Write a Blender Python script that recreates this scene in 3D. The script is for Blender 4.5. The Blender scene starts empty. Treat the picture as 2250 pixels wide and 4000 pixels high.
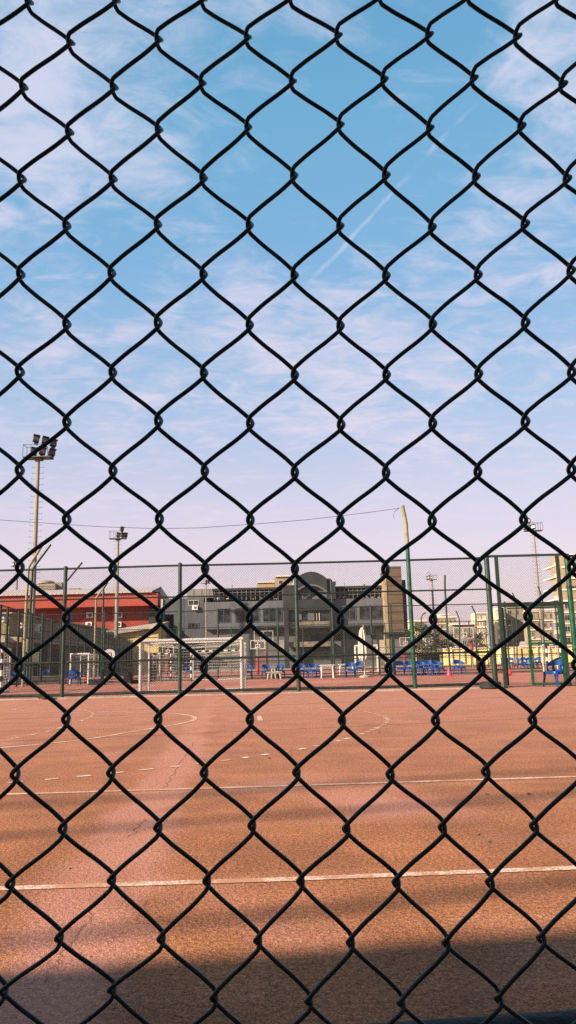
import bpy, random
import numpy as np
from math import *
from mathutils import Vector, Matrix
random.seed(7)
rng = np.random.default_rng(7)
scene = bpy.context.scene
COL = scene.collection

# ------------------------------------------------------------------ camera
FOC = 3000.0; PITCH = atan(580 / FOC); ROLL = .025; EYE = 1.0
fw = Vector((0, cos(PITCH), sin(PITCH))); r0 = Vector((1, 0, 0)); u0 = Vector((0, -sin(PITCH), cos(PITCH)))
rc = r0 * cos(ROLL) - u0 * sin(ROLL); uc = r0 * sin(ROLL) + u0 * cos(ROLL)
cam = bpy.data.objects.new('camera', bpy.data.cameras.new('camera')); COL.objects.link(cam)
cam.data.sensor_fit = 'VERTICAL'; cam.data.sensor_height = 36; cam.data.lens = 36 * FOC / 4000
cam.data.clip_start = .05; cam.data.clip_end = 3000
cam.matrix_world = Matrix(((rc.x, uc.x, -fw.x, 0), (rc.y, uc.y, -fw.y, 0), (rc.z, uc.z, -fw.z, EYE), (0, 0, 0, 1)))
scene.camera = cam

def ray(px, py):
    return fw + rc * ((px - 1125) / FOC) + uc * ((2000 - py) / FOC)
def G(px, py, z=0.):
    d = ray(px, py); t = (z - EYE) / d.z
    return Vector((d.x * t, d.y * t, z))
def at(px, py, D):
    d = ray(px, py); t = D / d.y
    return Vector((d.x * t, D, EYE + d.z * t))

# ------------------------------------------------------------------ materials
def N(nt, typ, loc=None, **kw):
    n = nt.nodes.new(typ)
    for k, v in kw.items():
        setattr(n, k, v)
    return n
def L(nt, a, b): nt.links.new(a, b)
def setv(sock, v): sock.default_value = v
def math_(nt, op, a, b=None, c=None, clamp=False):
    n = N(nt, 'ShaderNodeMath', operation=op, use_clamp=clamp)
    for i, v in enumerate((a, b, c)):
        if v is None: continue
        if hasattr(v, 'is_linked'): L(nt, v, n.inputs[i])
        else: n.inputs[i].default_value = v
    return n.outputs[0]
def mixc(nt, f, a, b, blend='MIX'):
    n = N(nt, 'ShaderNodeMix', data_type='RGBA', blend_type=blend, clamp_result=False)
    for s, v in ((n.inputs[0], f), (n.inputs[6], a), (n.inputs[7], b)):
        if hasattr(v, 'is_linked'): L(nt, v, s)
        elif isinstance(v, (int, float)): s.default_value = v
        else: s.default_value = (*v, 1) if len(v) == 3 else v
    return n.outputs[2]
def noise(nt, vec, scale, detail=3, rough=.55, dist=0):
    n = N(nt, 'ShaderNodeTexNoise')
    if vec is not None: L(nt, vec, n.inputs['Vector'])
    n.inputs['Scale'].default_value = scale; n.inputs['Detail'].default_value = detail
    n.inputs['Roughness'].default_value = rough; n.inputs['Distortion'].default_value = dist
    return n.outputs['Fac']
def maprange(nt, v, a, b, c=0., d=1., smooth=False):
    n = N(nt, 'ShaderNodeMapRange', interpolation_type='SMOOTHSTEP' if smooth else 'LINEAR')
    L(nt, v, n.inputs[0])
    for i, x in enumerate((a, b, c, d)): n.inputs[i + 1].default_value = x
    return n.outputs[0]
def vecscale(nt, vec, s):
    n = N(nt, 'ShaderNodeVectorMath', operation='MULTIPLY'); L(nt, vec, n.inputs[0]); n.inputs[1].default_value = s
    return n.outputs[0]

def new_mat(name):
    m = bpy.data.materials.new(name); m.use_nodes = True
    return m, m.node_tree, m.node_tree.nodes['Principled BSDF']
def mat(name, col, rough=.6, var=.25, scale=3., col2=None, bump=0., fine=40., stretch=None, metallic=0., spec=.4):
    m, nt, b = new_mat(name)
    geo = N(nt, 'ShaderNodeNewGeometry'); v = geo.outputs['Position']
    if stretch: v = vecscale(nt, v, stretch)
    n1 = noise(nt, v, scale, 5, .6); n2 = noise(nt, v, fine, 2, .6)
    f = maprange(nt, n1, .35, .68)
    lo = tuple(c * (1 - var) for c in col); hi = tuple(min(1, c * (1 + var)) for c in col)
    c = mixc(nt, f, lo if col2 is None else col2, hi if col2 is None else col)
    g = maprange(nt, n2, .25, .75, 1 - var * .6, 1 + var * .6)
    cc = N(nt, 'ShaderNodeCombineColor'); [L(nt, g, cc.inputs[i]) for i in range(3)]
    c = mixc(nt, 1., c, cc.outputs[0], 'MULTIPLY')
    L(nt, c, b.inputs['Base Color'])
    L(nt, maprange(nt, n1, .3, .7, max(.05, rough - .1), min(1, rough + .1)), b.inputs['Roughness'])
    b.inputs['Metallic'].default_value = metallic; b.inputs['Specular IOR Level'].default_value = spec
    if bump:
        bp = N(nt, 'ShaderNodeBump'); bp.inputs['Strength'].default_value = bump; bp.inputs['Distance'].default_value = .01
        L(nt, n2, bp.inputs['Height']); L(nt, bp.outputs[0], b.inputs['Normal'])
    return m
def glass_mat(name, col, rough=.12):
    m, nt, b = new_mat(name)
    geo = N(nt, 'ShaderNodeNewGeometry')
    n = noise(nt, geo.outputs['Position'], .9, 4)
    c = mixc(nt, maprange(nt, n, .4, .65), tuple(x * .4 for x in col), tuple(x * 2.6 for x in col))  # mottled base colour imitates curtains and reflections in the panes
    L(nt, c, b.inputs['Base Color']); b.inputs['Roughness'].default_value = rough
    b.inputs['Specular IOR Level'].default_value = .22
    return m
def slat_mat(name, col, col2, freq, axis=2, rough=.7):
    m, nt, b = new_mat(name)
    geo = N(nt, 'ShaderNodeNewGeometry'); s = N(nt, 'ShaderNodeSeparateXYZ'); L(nt, geo.outputs['Position'], s.inputs[0])
    w = math_(nt, 'FRACT', math_(nt, 'MULTIPLY', s.outputs[axis], freq))
    n = noise(nt, vecscale(nt, geo.outputs['Position'], (.3, .3, 3)), 1.6, 4)
    k = math_(nt, 'ADD', maprange(nt, w, .78, .86), maprange(nt, n, .45, .7, 0, .6), clamp=True)
    L(nt, mixc(nt, k, col, col2), b.inputs['Base Color']); b.inputs['Roughness'].default_value = rough
    bp = N(nt, 'ShaderNodeBump'); bp.inputs['Strength'].default_value = .6; bp.inputs['Distance'].default_value = .05; bp.invert = True
    L(nt, maprange(nt, w, .78, .86), bp.inputs['Height']); L(nt, bp.outputs[0], b.inputs['Normal'])
    return m

M = {}
M['wire'] = mat('dark coated wire', (.010, .034, .036), .36, .55, 60, bump=.15, fine=900, spec=.35)
M['mesh'] = mat('weathered mesh wire', (.030, .036, .027), .6, .4, 4, spec=.5)
M['green'] = mat('green fence paint', (.007, .036, .021), .42, .4, 5, col2=(.014, .022, .015), bump=.1, spec=.5)
M['bright_green'] = mat('fresh green paint', (.004, .058, .026), .36, .35, 6, spec=.5)
M['dark_green'] = mat('dull green steel', (.008, .016, .012), .6, .4, 5)
M['pale_post'] = mat('pale weathered post', (.28, .24, .15), .6, .3, 3, col2=(.17, .15, .09))
M['yellow_green'] = mat('faded yellow green paint', (.30, .25, .12), .55, .3, 6, col2=(.17, .17, .08))
M['mast'] = mat('mast concrete paint', (.26, .23, .165), .6, .2, 1.2, col2=(.19, .165, .125))
M['steel'] = mat('dark lamp steel', (.062, .056, .048), .5, .3, 4)
M['lamp_glass'] = glass_mat('lamp glass', (.35, .32, .28), .15)
M['white'] = mat('white paint', (.53, .48, .43), .45, .12, 5)
M['black'] = mat('black paint', (.014, .014, .015), .5, .3, 6)
M['net'] = mat('white net cord', (.40, .35, .29), .8, .15, 5)
M['blue'] = mat('blue plastic', (.004, .052, .21), .38, .2, 6, spec=.3)
M['dark_blue'] = mat('faded dark blue plastic', (.02, .04, .18), .4, .25, 6)
M['red_pad'] = mat('red padding', (.33, .014, .03), .5, .25, 4)
M['cone'] = mat('red cone plastic', (.62, .025, .05), .4, .15, 5)
M['rubber'] = mat('tyre rubber', (.016, .017, .017), .75, .4, 14, bump=.4, fine=90)
M['bin'] = mat('black bin plastic', (.012, .014, .014), .45, .3, 6)
M['canvas'] = mat('cream canvas', (.52, .45, .36), .85, .15, 3)
M['wood'] = mat('pole wood', (.26, .16, .07), .6, .3, 6)
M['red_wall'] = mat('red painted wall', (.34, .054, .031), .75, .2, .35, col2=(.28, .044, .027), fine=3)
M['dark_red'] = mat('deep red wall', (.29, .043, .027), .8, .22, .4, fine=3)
M['roof_pink'] = slat_mat('pale ribbed metal roof', (.42, .34, .31), (.30, .24, .22), 1.6, 0)
M['olive'] = mat('olive brown render', (.30, .22, .115), .85, .3, .35, col2=(.22, .165, .085), fine=4)
M['fascia'] = mat('pale fascia', (.36, .31, .24), .8, .25, .8)
M['yellow_wall'] = mat('yellow rendered wall', (.62, .44, .17), .8, .15, .5, col2=(.52, .37, .15), fine=4)
M['bright_yellow'] = mat('bright yellow wall paint', (.80, .66, .24), .75, .12, .6, fine=4)
M['grey_dark'] = mat('dark grey wall', (.072, .076, .086), .8, .3, .5, stretch=(1, 1, .22), fine=3)
M['grey'] = mat('grey concrete', (.118, .120, .130), .8, .3, .5, stretch=(1, 1, .22), col2=(.090, .092, .10), fine=3)
M['grey_low'] = mat('lower grey concrete', (.105, .104, .098), .85, .25, .3, fine=3)
M['grey_roof'] = slat_mat('grey metal roof sheet', (.20, .18, .165), (.13, .12, .11), .9, 0)
M['tan'] = mat('tan sign band', (.20, .155, .11), .8, .45, .8, fine=3)
M['charcoal'] = mat('charcoal panel', (.022, .023, .023), .55, .3, .5)
M['brown_slat'] = slat_mat('brown slatted cladding', (.115, .072, .04), (.05, .03, .018), .85, 2)
M['yellow_col'] = mat('yellow concrete column', (.30, .235, .135), .8, .2, .8)
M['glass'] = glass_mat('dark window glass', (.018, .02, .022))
M['frame'] = mat('pale window frame', (.30, .28, .25), .6, .2, 2)
M['beige'] = mat('beige render', (.36, .265, .16), .85, .25, .15, col2=(.27, .195, .12), fine=1.5)
M['beige_light'] = mat('pale beige render', (.62, .50, .33), .85, .15, .15, fine=1.5)
M['brown_grey'] = mat('brown grey render', (.22, .18, .14), .85, .25, .15, fine=1.5)
M['slab'] = mat('pale balcony slab', (.70, .60, .46), .8, .15, .3)
M['ac'] = mat('off white metal casing', (.70, .66, .60), .5, .1, 4)
M['bark'] = mat('bark', (.09, .065, .045), .9, .3, 4)
M['leaf'] = mat('dark leaves', (.035, .05, .018), .6, .5, 1.5, col2=(.06, .075, .03))
M['grey_leaf'] = mat('dusty leaves', (.085, .085, .055), .7, .4, 1.2)
M['kerb'] = mat('kerb concrete', (.33, .24, .19), .85, .3, 1.5, fine=30, bump=.3)
M['dark_kerb'] = mat('dark kerb concrete', (.055, .045, .038), .85, .35, 2, fine=20)  # dark brown tone shared by low kerb, litter and planter wall
M['rusty'] = mat('reddish base wall', (.33, .16, .11), .85, .3, .8)
M['seam'] = mat('tar seam', (.165, .08, .05), .8, .3, 4)
M['shade_wall'] = mat('stand render', (.30, .24, .19), .85, .2, 1)
M['weed'] = mat('weed leaves', (.12, .14, .03), .7, .3, 8)

def court_mat(name, far=False):
    m, nt, b = new_mat(name)
    geo = N(nt, 'ShaderNodeNewGeometry'); P = geo.outputs['Position']
    s = N(nt, 'ShaderNodeSeparateXYZ'); L(nt, P, s.inputs[0])
    big = noise(nt, P, .22, 4, .6, .3); med = noise(nt, P, 1.3, 5, .62); fine = noise(nt, P, 120, 2, .65); grit = noise(nt, P, 46, 3, .7)
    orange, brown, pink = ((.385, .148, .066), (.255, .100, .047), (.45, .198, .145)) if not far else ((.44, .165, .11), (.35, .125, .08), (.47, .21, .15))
    c = mixc(nt, maprange(nt, med, .38, .66), brown, orange)
    # pinkish patches, and a pale repaired strip running away from the viewer
    a, z = G(272, 3694), G(757, 2855)
    d = (z - a).normalized(); nx, ny = -d.y, d.x
    k = math_(nt, 'ADD', math_(nt, 'MULTIPLY', s.outputs[0], nx), math_(nt, 'ADD', math_(nt, 'MULTIPLY', s.outputs[1], ny), -(a.x * nx + a.y * ny)))
    k = math_(nt, 'ADD', k, maprange(nt, med, .2, .8, -.2, .2))
    strip = maprange(nt, math_(nt, 'ABSOLUTE', k), .10, .36, 1, 0, True)
    patch = maprange(nt, big, .50, .66, 0, .85, True)
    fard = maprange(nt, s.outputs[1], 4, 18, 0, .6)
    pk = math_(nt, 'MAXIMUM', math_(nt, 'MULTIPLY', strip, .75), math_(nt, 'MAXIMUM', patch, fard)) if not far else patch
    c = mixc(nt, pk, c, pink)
    # long streaks of dust across the court
    st = noise(nt, vecscale(nt, P, (.25, 2.2, 1)), 1.1, 4, .6)
    c = mixc(nt, maprange(nt, st, .55, .78, 0, .35), c, (.52, .26, .165))
    # grains
    g = math_(nt, 'MULTIPLY', maprange(nt, fine, .3, .7, .40, 1.5), maprange(nt, grit, .32, .68, .52, 1.42))
    g = math_(nt, 'ADD', math_(nt, 'MULTIPLY', math_(nt, 'SUBTRACT', g, 1.), maprange(nt, pk, 0, 1, 1, .55)), 1.)
    cc = N(nt, 'ShaderNodeCombineColor'); [L(nt, g, cc.inputs[i]) for i in range(3)]
    c = mixc(nt, 1., c, cc.outputs[0], 'MULTIPLY')
    # broad scuffs and stains with ragged edges
    sc = noise(nt, P, .8, 7, .7, 1.2); c = mixc(nt, maprange(nt, sc, .56, .70, 0, .38), c, brown)
    sc2 = noise(nt, vecscale(nt, P, (1, 1, 1)), 2.7, 6, .7, .6); c = mixc(nt, maprange(nt, sc2, .60, .70, 0, .30), c, pink)
    # scattered dark specks
    vo = N(nt, 'ShaderNodeTexVoronoi'); L(nt, P, vo.inputs['Vector']); vo.inputs['Scale'].default_value = 7
    c = mixc(nt, maprange(nt, vo.outputs['Distance'], .03, .06, .55, 0), c, (.05, .03, .02))
    L(nt, c, b.inputs['Base Color']); b.inputs['Roughness'].default_value = .9; b.inputs['Specular IOR Level'].default_value = .12
    bp = N(nt, 'ShaderNodeBump'); bp.inputs['Strength'].default_value = .7; bp.inputs['Distance'].default_value = .012
    L(nt, math_(nt, 'ADD', math_(nt, 'MULTIPLY', fine, .5), grit), bp.inputs['Height']); L(nt, bp.outputs[0], b.inputs['Normal'])
    return m
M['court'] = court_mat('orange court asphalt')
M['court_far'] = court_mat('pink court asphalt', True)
M['earth'] = mat('dusty ground', (.34, .24, .16), .9, .25, .3, fine=12)
def line_mat():
    m, nt, b = new_mat('worn white line paint')
    geo = N(nt, 'ShaderNodeNewGeometry'); P = geo.outputs['Position']
    f = math_(nt, 'ADD', math_(nt, 'MULTIPLY', noise(nt, P, 80, 3, .7), .6), math_(nt, 'MULTIPLY', noise(nt, P, 3.5, 4, .6), .5))
    L(nt, mixc(nt, maprange(nt, f, .47, .58), (.62, .49, .39), (.40, .18, .09)), b.inputs['Base Color']); b.inputs['Roughness'].default_value = .8
    return m
M['line'] = line_mat()

# ------------------------------------------------------------------ mesh builder and object helpers
ORG = {}
class MB:
    def __init__(s): s.v = []; s.f = []
    def add(s, vs, fs):
        k = len(s.v); s.v.extend(tuple(p) for p in vs); s.f.extend(tuple(i + k for i in f) for f in fs); return s
    def box(s, a, b):
        x0, y0, z0 = a; x1, y1, z1 = b
        return s.add([(x, y, z) for z in (z0, z1) for x, y in ((x0, y0), (x1, y0), (x1, y1), (x0, y1))],
                     [(3, 2, 1, 0), (4, 5, 6, 7), (0, 1, 5, 4), (1, 2, 6, 5), (2, 3, 7, 6), (3, 0, 4, 7)])
    def obox(s, c, size, rot):
        h = [q / 2 for q in size]
        vs = [Vector(c) + rot @ Vector((x * h[0], y * h[1], z * h[2])) for z in (-1, 1) for x, y in ((-1, -1), (1, -1), (1, 1), (-1, 1))]
        return s.add(vs, [(3, 2, 1, 0), (4, 5, 6, 7), (0, 1, 5, 4), (1, 2, 6, 5), (2, 3, 7, 6), (3, 0, 4, 7)])
    def tube(s, pts, r, n=8, cap=True):
        pts = [Vector(p) for p in pts]; rs = r if isinstance(r, (list, tuple)) else [r] * len(pts)
        vs = []; prev = None
        for i, p in enumerate(pts):
            t = (pts[min(i + 1, len(pts) - 1)] - pts[max(i - 1, 0)]).normalized()
            if prev is None:
                a = t.orthogonal().normalized()
            else:
                a = (prev - t * prev.dot(t)).normalized()
            prev = a; bb = t.cross(a)
            vs += [p + (a * cos(2 * pi * k / n + pi / n) + bb * sin(2 * pi * k / n + pi / n)) * rs[i] for k in range(n)]
        fs = [(i * n + k, i * n + (k + 1) % n, (i + 1) * n + (k + 1) % n, (i + 1) * n + k) for i in range(len(pts) - 1) for k in range(n)]
        if cap: fs += [tuple(range(n))[::-1], tuple((len(pts) - 1) * n + k for k in range(n))]
        return s.add(vs, fs)
    def bar(s, p, q, w, h=None):
        p, q = Vector(p), Vector(q); d = q - p
        return s.obox((p + q) / 2, (d.length, w, h or w), d.to_track_quat('X', 'Z').to_matrix())
    def lathe(s, c, prof, n=16):
        c = Vector(c)
        vs = [c + Vector((r * cos(2 * pi * k / n), r * sin(2 * pi * k / n), z)) for r, z in prof for k in range(n)]
        fs = [(i * n + k, i * n + (k + 1) % n, (i + 1) * n + (k + 1) % n, (i + 1) * n + k) for i in range(len(prof) - 1) for k in range(n)]
        fs += [tuple(range(n))[::-1], tuple((len(prof) - 1) * n + k for k in range(n))]
        return s.add(vs, fs)
    def prism(s, poly, y0, y1):      # polygon in x,z extruded along y
        n = len(poly)
        vs = [(x, y0, z) for x, z in poly] + [(x, y1, z) for x, z in poly]
        return s.add(vs, [tuple(range(n)), tuple(range(n, 2 * n))[::-1]] + [(i, i + n, (i + 1) % n + n, (i + 1) % n) for i in range(n)])
    def build(s, name, m, parent=None, loc=None, smooth=False):
        org = ORG[parent.name] if parent else Vector(loc or (0, 0, 0))
        me = bpy.data.meshes.new(name)
        me.from_pydata([(x - org.x, y - org.y, z - org.z) for x, y, z in s.v], [], s.f)
        me.materials.append(M[m] if isinstance(m, str) else m)
        if smooth:
            me.polygons.foreach_set('use_smooth', [True] * len(me.polygons))
            me.set_sharp_from_angle(angle=radians(40))
        me.update()
        o = bpy.data.objects.new(name, me); COL.objects.link(o)
        if parent: o.parent = parent
        else: o.location = org
        ORG[o.name] = org
        return o
def tag(o, label=None, cat=None, group=None, kind=None):
    for k, v in (('label', label), ('category', cat), ('group', group), ('kind', kind)):
        if v: o[k] = v
    return o
def thing(name, loc, label, cat, group=None):
    o = bpy.data.objects.new(name, None); COL.objects.link(o); o.location = loc; o.empty_display_size = .1
    ORG[o.name] = Vector(loc)
    return tag(o, label, cat, group)
def kids(o): return [c for c in bpy.data.objects if c.parent == o]
def copy_tree(o, parent=None):
    c = o.copy(); COL.objects.link(c)
    if parent: c.parent = parent
    for ch in kids(o): copy_tree(ch, c)
    return c
def place(proto, used, loc, rz, label, group, scale=1):
    o = proto if not used else copy_tree(proto)
    used.append(o); o.location = loc; o.rotation_euler = (0, 0, rz); o.scale = (scale,) * 3
    o['label'] = label; o['group'] = group
    return o

def netting(o, du, length, z0, z1, pitch, r, wob=.006, sag=0.):
    """woven diamond wire as one mesh builder; o = start point, du = unit direction along the fence"""
    hp = pitch / 2
    nc = max(2, int(length / hp)); nr = max(2, int((z1 - z0) / hp))
    c = np.arange(nc)[:, None]; j = np.arange(nr + 1)[None, :]
    u = (c + ((j + c) % 2)) * (length / (nc + 1)); z = z0 + j * ((z1 - z0) / nr) + 0 * c
    w = 0 * u + ((j + c) % 2 - .5) * r * 1.2
    ph = o[0] * 3.1
    u = u + wob * np.sin(z * 2.3 + ph) * np.sin(u * 1.7 + ph) * 2; w = w + 2.5 * wob * np.sin(u * 1.9 + z * 1.3 + ph)
    z = z + wob * np.sin(u * 2.9 + z * 1.1 + ph) * 2
    dn = np.array((du[1], -du[0], 0)); du = np.array((du[0], du[1], 0)); o = np.array(o)
    P = o + u[..., None] * du + w[..., None] * dn; P[..., 2] = o[2] + z
    R = []
    for k in range(3):
        a = 2 * pi * k / 3 + pi / 2
        R.append(P + du * (r * 1.3 * cos(a)) + dn * (r * 1.3 * sin(a)))
    V = np.stack(R, 2).reshape(-1, 3)
    idx = np.arange(nc * (nr + 1) * 3).reshape(nc, nr + 1, 3)
    F = np.concatenate([np.stack((idx[:, :-1, k], idx[:, :-1, (k + 1) % 3], idx[:, 1:, (k + 1) % 3], idx[:, 1:, k]), -1).reshape(-1, 4) for k in range(3)])
    m = MB(); m.v = V.tolist(); m.f = F.tolist()
    return m

# ------------------------------------------------------------------ setting
def sheet(name, x0, x1, y0, y1, z, m):
    o = MB().add([(x0, y0, z), (x1, y0, z), (x1, y1, z), (x0, y1, z)], [(0, 1, 2, 3)]).build(name, m); return tag(o, kind='structure')
sheet('ground', -900, 900, -400, 1400, -.008, 'earth')
sheet('court', -60, 60, -30, 24.9, 0, 'court')
sheet('far_court', -22, 70, 24.9, 88, -.002, 'court_far')
tag(MB().box((-40, 24.35, .001), (6.15, 24.85, .045)).box((8.95, 24.35, .001), (40, 24.85, .045)).build('kerb', 'kerb'), kind='structure')
tag(MB().box((-18, 45.0, .001), (30, 45.25, .10)).build('low_kerb', 'dark_kerb'), kind='structure')

def strip(pts, w, z=.004):
    """painted strip of constant width along ground points"""
    pts = [Vector((p.x, p.y, 0)) for p in pts]; vs = []; fs = []
    for i, p in enumerate(pts):
        t = (pts[min(i + 1, len(pts) - 1)] - pts[max(i - 1, 0)]).normalized(); n = Vector((-t.y, t.x, 0)) * w / 2
        vs += [(p.x + n.x, p.y + n.y, z), (p.x - n.x, p.y - n.y, z)]
    for i in range(len(pts) - 1): fs.append((2 * i, 2 * i + 1, 2 * i + 3, 2 * i + 2))
    return vs, fs
def dense(pts, n=14):
    """Catmull-Rom through ground points"""
    out = []
    for i in range(len(pts) - 1):
        p0, p1, p2, p3 = pts[max(i - 1, 0)], pts[i], pts[i + 1], pts[min(i + 2, len(pts) - 1)]
        for k in range(n):
            t = k / n
            out.append(.5 * ((2 * p1) + (p2 - p0) * t + (2 * p0 - 5 * p1 + 4 * p2 - p3) * t * t + (3 * p1 - p0 - 3 * p2 + p3) * t ** 3))
    return out + [pts[-1]]
def line(pxs, w, curve=False, dash=None, z=.004, name='court_line', m='line', jag=0):
    pts = [G(*p) for p in pxs]
    if curve: pts = dense(pts)
    mb = MB()
    if dash is None:
        if jag:
            q = []
            for i in range(len(pts) - 1):
                for k in range(9):
                    p = pts[i].lerp(pts[i + 1], k / 9); q.append(p + Vector((random.uniform(-jag, jag), random.uniform(-jag, jag), 0)))
            pts = q + [pts[-1]]
        mb.add(*strip(pts, w, z))
    else:
        on, off = dash; fine = []
        for i in range(len(pts) - 1):
            n = max(1, int((pts[i + 1] - pts[i]).length / .03))
            fine += [pts[i].lerp(pts[i + 1], k / n) for k in range(n)]
        s = 0; cur = []
        for i in range(1, len(fine)):
            s += (fine[i] - fine[i - 1]).length
            if s % (on + off) < on: cur.append(fine[i])
            elif len(cur) > 1: mb.add(*strip(cur, w, z)); cur = []
            else: cur = []
        if len(cur) > 1: mb.add(*strip(cur, w, z))
    return tag(mb.build(name, m), kind='structure')
line([(-500, 3492), (0, 3473), (1125, 3437), (2250, 3392), (2800, 3370)], .066)
line([(-500, 3124), (0, 3105), (1125, 3071), (2250, 3035), (2800, 3016)], .07)
line([(-300, 2943), (0, 2922), (310, 2892), (540, 2855), (680, 2832), (752, 2815), (762, 2805), (735, 2794), (640, 2786), (420, 2783), (250, 2786)], .075, True)
line([(-120, 3070), (60, 3056), (300, 3035), (560, 3008), (830, 2978), (1010, 2952), (1200, 2922), (1340, 2890), (1440, 2858), (1500, 2830), (1516, 2811), (1480, 2793), (1390, 2776), (1240, 2767), (1080, 2756), (900, 2752)], .08, True, (.17, .13))
line([(-60, 2905), (90, 2878), (200, 2854), (300, 2822), (362, 2796), (350, 2780), (300, 2770)], .06, True, (.3, .25))
line([(1012, 2796), (1018, 2816)], .09)
line([(900, 2725), (1500, 2716), (2250, 2703)], .06)
line([(1985, 2696), (2300, 2709)], .05)
line([(40, 2776), (110, 2760)], .05)
line([(1970, 2672), (2060, 2676), (2250, 2684)], .06, z=.002)
line([(1750, 2660), (1880, 2662)], .06, z=.002)
for pts, w in (([(-300, 2910), (620, 2871), (1125, 2849), (1760, 2820), (2500, 2790)], .022), ([(-300, 2800), (900, 2760), (1400, 2742), (2020, 2722), (2400, 2712)], .03), ([(-200, 2818), (280, 2800), (500, 2794)], .025)):
    line(pts, w, name='court_seam', m='seam', z=.003, jag=.02)
for pts, w in (([(508, 3268), (540, 3225), (568, 3202)], .006), ([(640, 3080), (690, 3000), (735, 2940)], .004), ([(180, 3830), (260, 3700), (345, 3590), (400, 3480)], .003), ([(720, 2952), (760, 2900)], .004)):
    line(pts, w, name='crack', m='seam', z=.003, jag=.018)
lit = MB()
for px, py, s in ((553, 2926, .03), (1052, 2964, .045), (275, 3395, .018), (1900, 3105, .03), (2065, 3104, .04), (1912, 3292, .025), (1870, 3262, .02), (1094, 3394, .016), (700, 3780, .012), (1480, 2862, .04), (1795, 2692, .05)):
    p = G(px, py)
    lit.obox(p + Vector((0, 0, s * .2)), (s * .55, s * .4, s * .2), Matrix.Rotation(random.uniform(0, 6), 3, 'Z') @ Matrix.Rotation(.3, 3, 'X'))
tag(lit.build('litter', 'dark_kerb'), kind='stuff')

# ------------------------------------------------------------------ foreground chain-link fence
rows = {0: (0, [(73, 8), (293, 3), (512, -2), (735, -8), (960, -14), (1183, -16), (1405, -12)]),
 1: (1, [(178, 110), (400, 101), (624, 94), (852, 87), (1080, 84), (1302, 88)]),
 2: (0, [(60, 223), (287, 222), (510, 210), (737, 204), (967, 197), (1193, 193), (1417, 207)]),
 3: (1, [(175, 336), (400, 328), (625, 320), (857, 312), (1082, 319), (1313, 312)]),
 4: (0, [(55, 455), (285, 453), (512, 449), (740, 441), (972, 438), (1198, 440), (1427, 444)]),
 5: (1, [(168, 572), (398, 567), (628, 567), (856, 567), (1087, 568), (1321, 558)]),
 6: (0, [(52, 695), (282, 691), (512, 692), (741, 692), (972, 691), (1203, 687), (1437, 675)]),
 7: (1, [(168, 820), (398, 815), (629, 818), (857, 818), (1089, 812), (1322, 806)]),
 8: (0, [(50, 941), (284, 941), (514, 940), (742, 943), (973, 940), (1204, 936), (1438, 930)]),
 9: (1, [(168, 1067), (399, 1062), (630, 1066), (858, 1067), (1088, 1061), (1322, 1055)]),
 10: (0, [(50, 1189), (284, 1188), (515, 1187), (742, 1188), (971, 1186), (1202, 1182), (1438, 1175)]),
 11: (1, [(168, 1312), (401, 1309), (630, 1309), (857, 1309), (1087, 1307), (1317, 1302)]),
 12: (0, [(50, 1434), (284, 1434), (516, 1432), (742, 1431), (970, 1430), (1201, 1425), (1438, 1420)]),
 13: (1, [(168, 1560), (401, 1557), (628, 1556), (857, 1558), (1089, 1555), (1328, 1545)]),
 14: (0, [(47, 1686), (283, 1681), (513, 1682), (744, 1683), (977, 1679), (1211, 1675), (1449, 1666)]),
 15: (1, [(166, 1814), (397, 1812), (629, 1811), (860, 1811), (1095, 1809), (1339, 1806)]),
 16: (0, [(38, 1954), (279, 1948), (513, 1946), (746, 1943), (981, 1946), (1222, 1937), (1462, 1930)]),
 17: (1, [(157, 2090), (397, 2085), (634, 2078), (871, 2084), (1113, 2079), (1343, 2074)]),
 18: (0, [(25, 2229), (280, 2218), (520, 2218), (756, 2217), (996, 2218), (1232, 2216), (1470, 2210)]),
 19: (1, [(148, 2364), (405, 2365), (648, 2367), (881, 2370), (1122, 2369), (1361, 2356)]),
 20: (0, [(8, 2499), (281, 2493), (537, 2512), (776, 2519), (1008, 2521), (1254, 2509), (1497, 2495)])}
K = {}
for j, (k0, ps) in rows.items():
    for i, (x, y) in enumerate(ps): K[(j, k0 + 2 * i)] = Vector((x, y))
    kl = k0 + 2 * (len(ps) - 1)
    dl = (K[(j, k0 + 4)] - K[(j, k0)]) / 2; dr = (K[(j, kl)] - K[(j, kl - 4)]) / 2
    for q in range(1, 9):
        K[(j, k0 - 2 * q)] = K[(j, k0)] - dl * q
        K[(j, kl + 2 * q)] = K[(j, kl)] + dr * q
def get(j, k):
    if (j, k) in K: return K[(j, k)]
    if j < 0: return get(j + 2, k) * 2 - get(j + 4, k) if (j + 4) <= 20 else None
    return get(j - 2, k) * 2 - get(j - 4, k)
LEAN = radians(7.5); FY = .6
n_f = Vector((0, cos(LEAN), sin(LEAN))); p_f = Vector((0, FY, EYE)); ax_u = Vector((1, 0, 0)); ax_v = n_f.cross(ax_u) * -1
if ax_v.z < 0: ax_v = -ax_v
def on_fence(x, y):        # point of the leaning fence plane, in fence coordinates
    d = ray(x * 1.5528, y * 1.5528); o = Vector((0, 0, EYE)); t = (p_f - o).dot(n_f) / d.dot(n_f)
    q = o + d * t - p_f
    return Vector((q.dot(ax_u), q.dot(ax_v)))
WR = .00172; RD = .0050
wires = MB()
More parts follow.
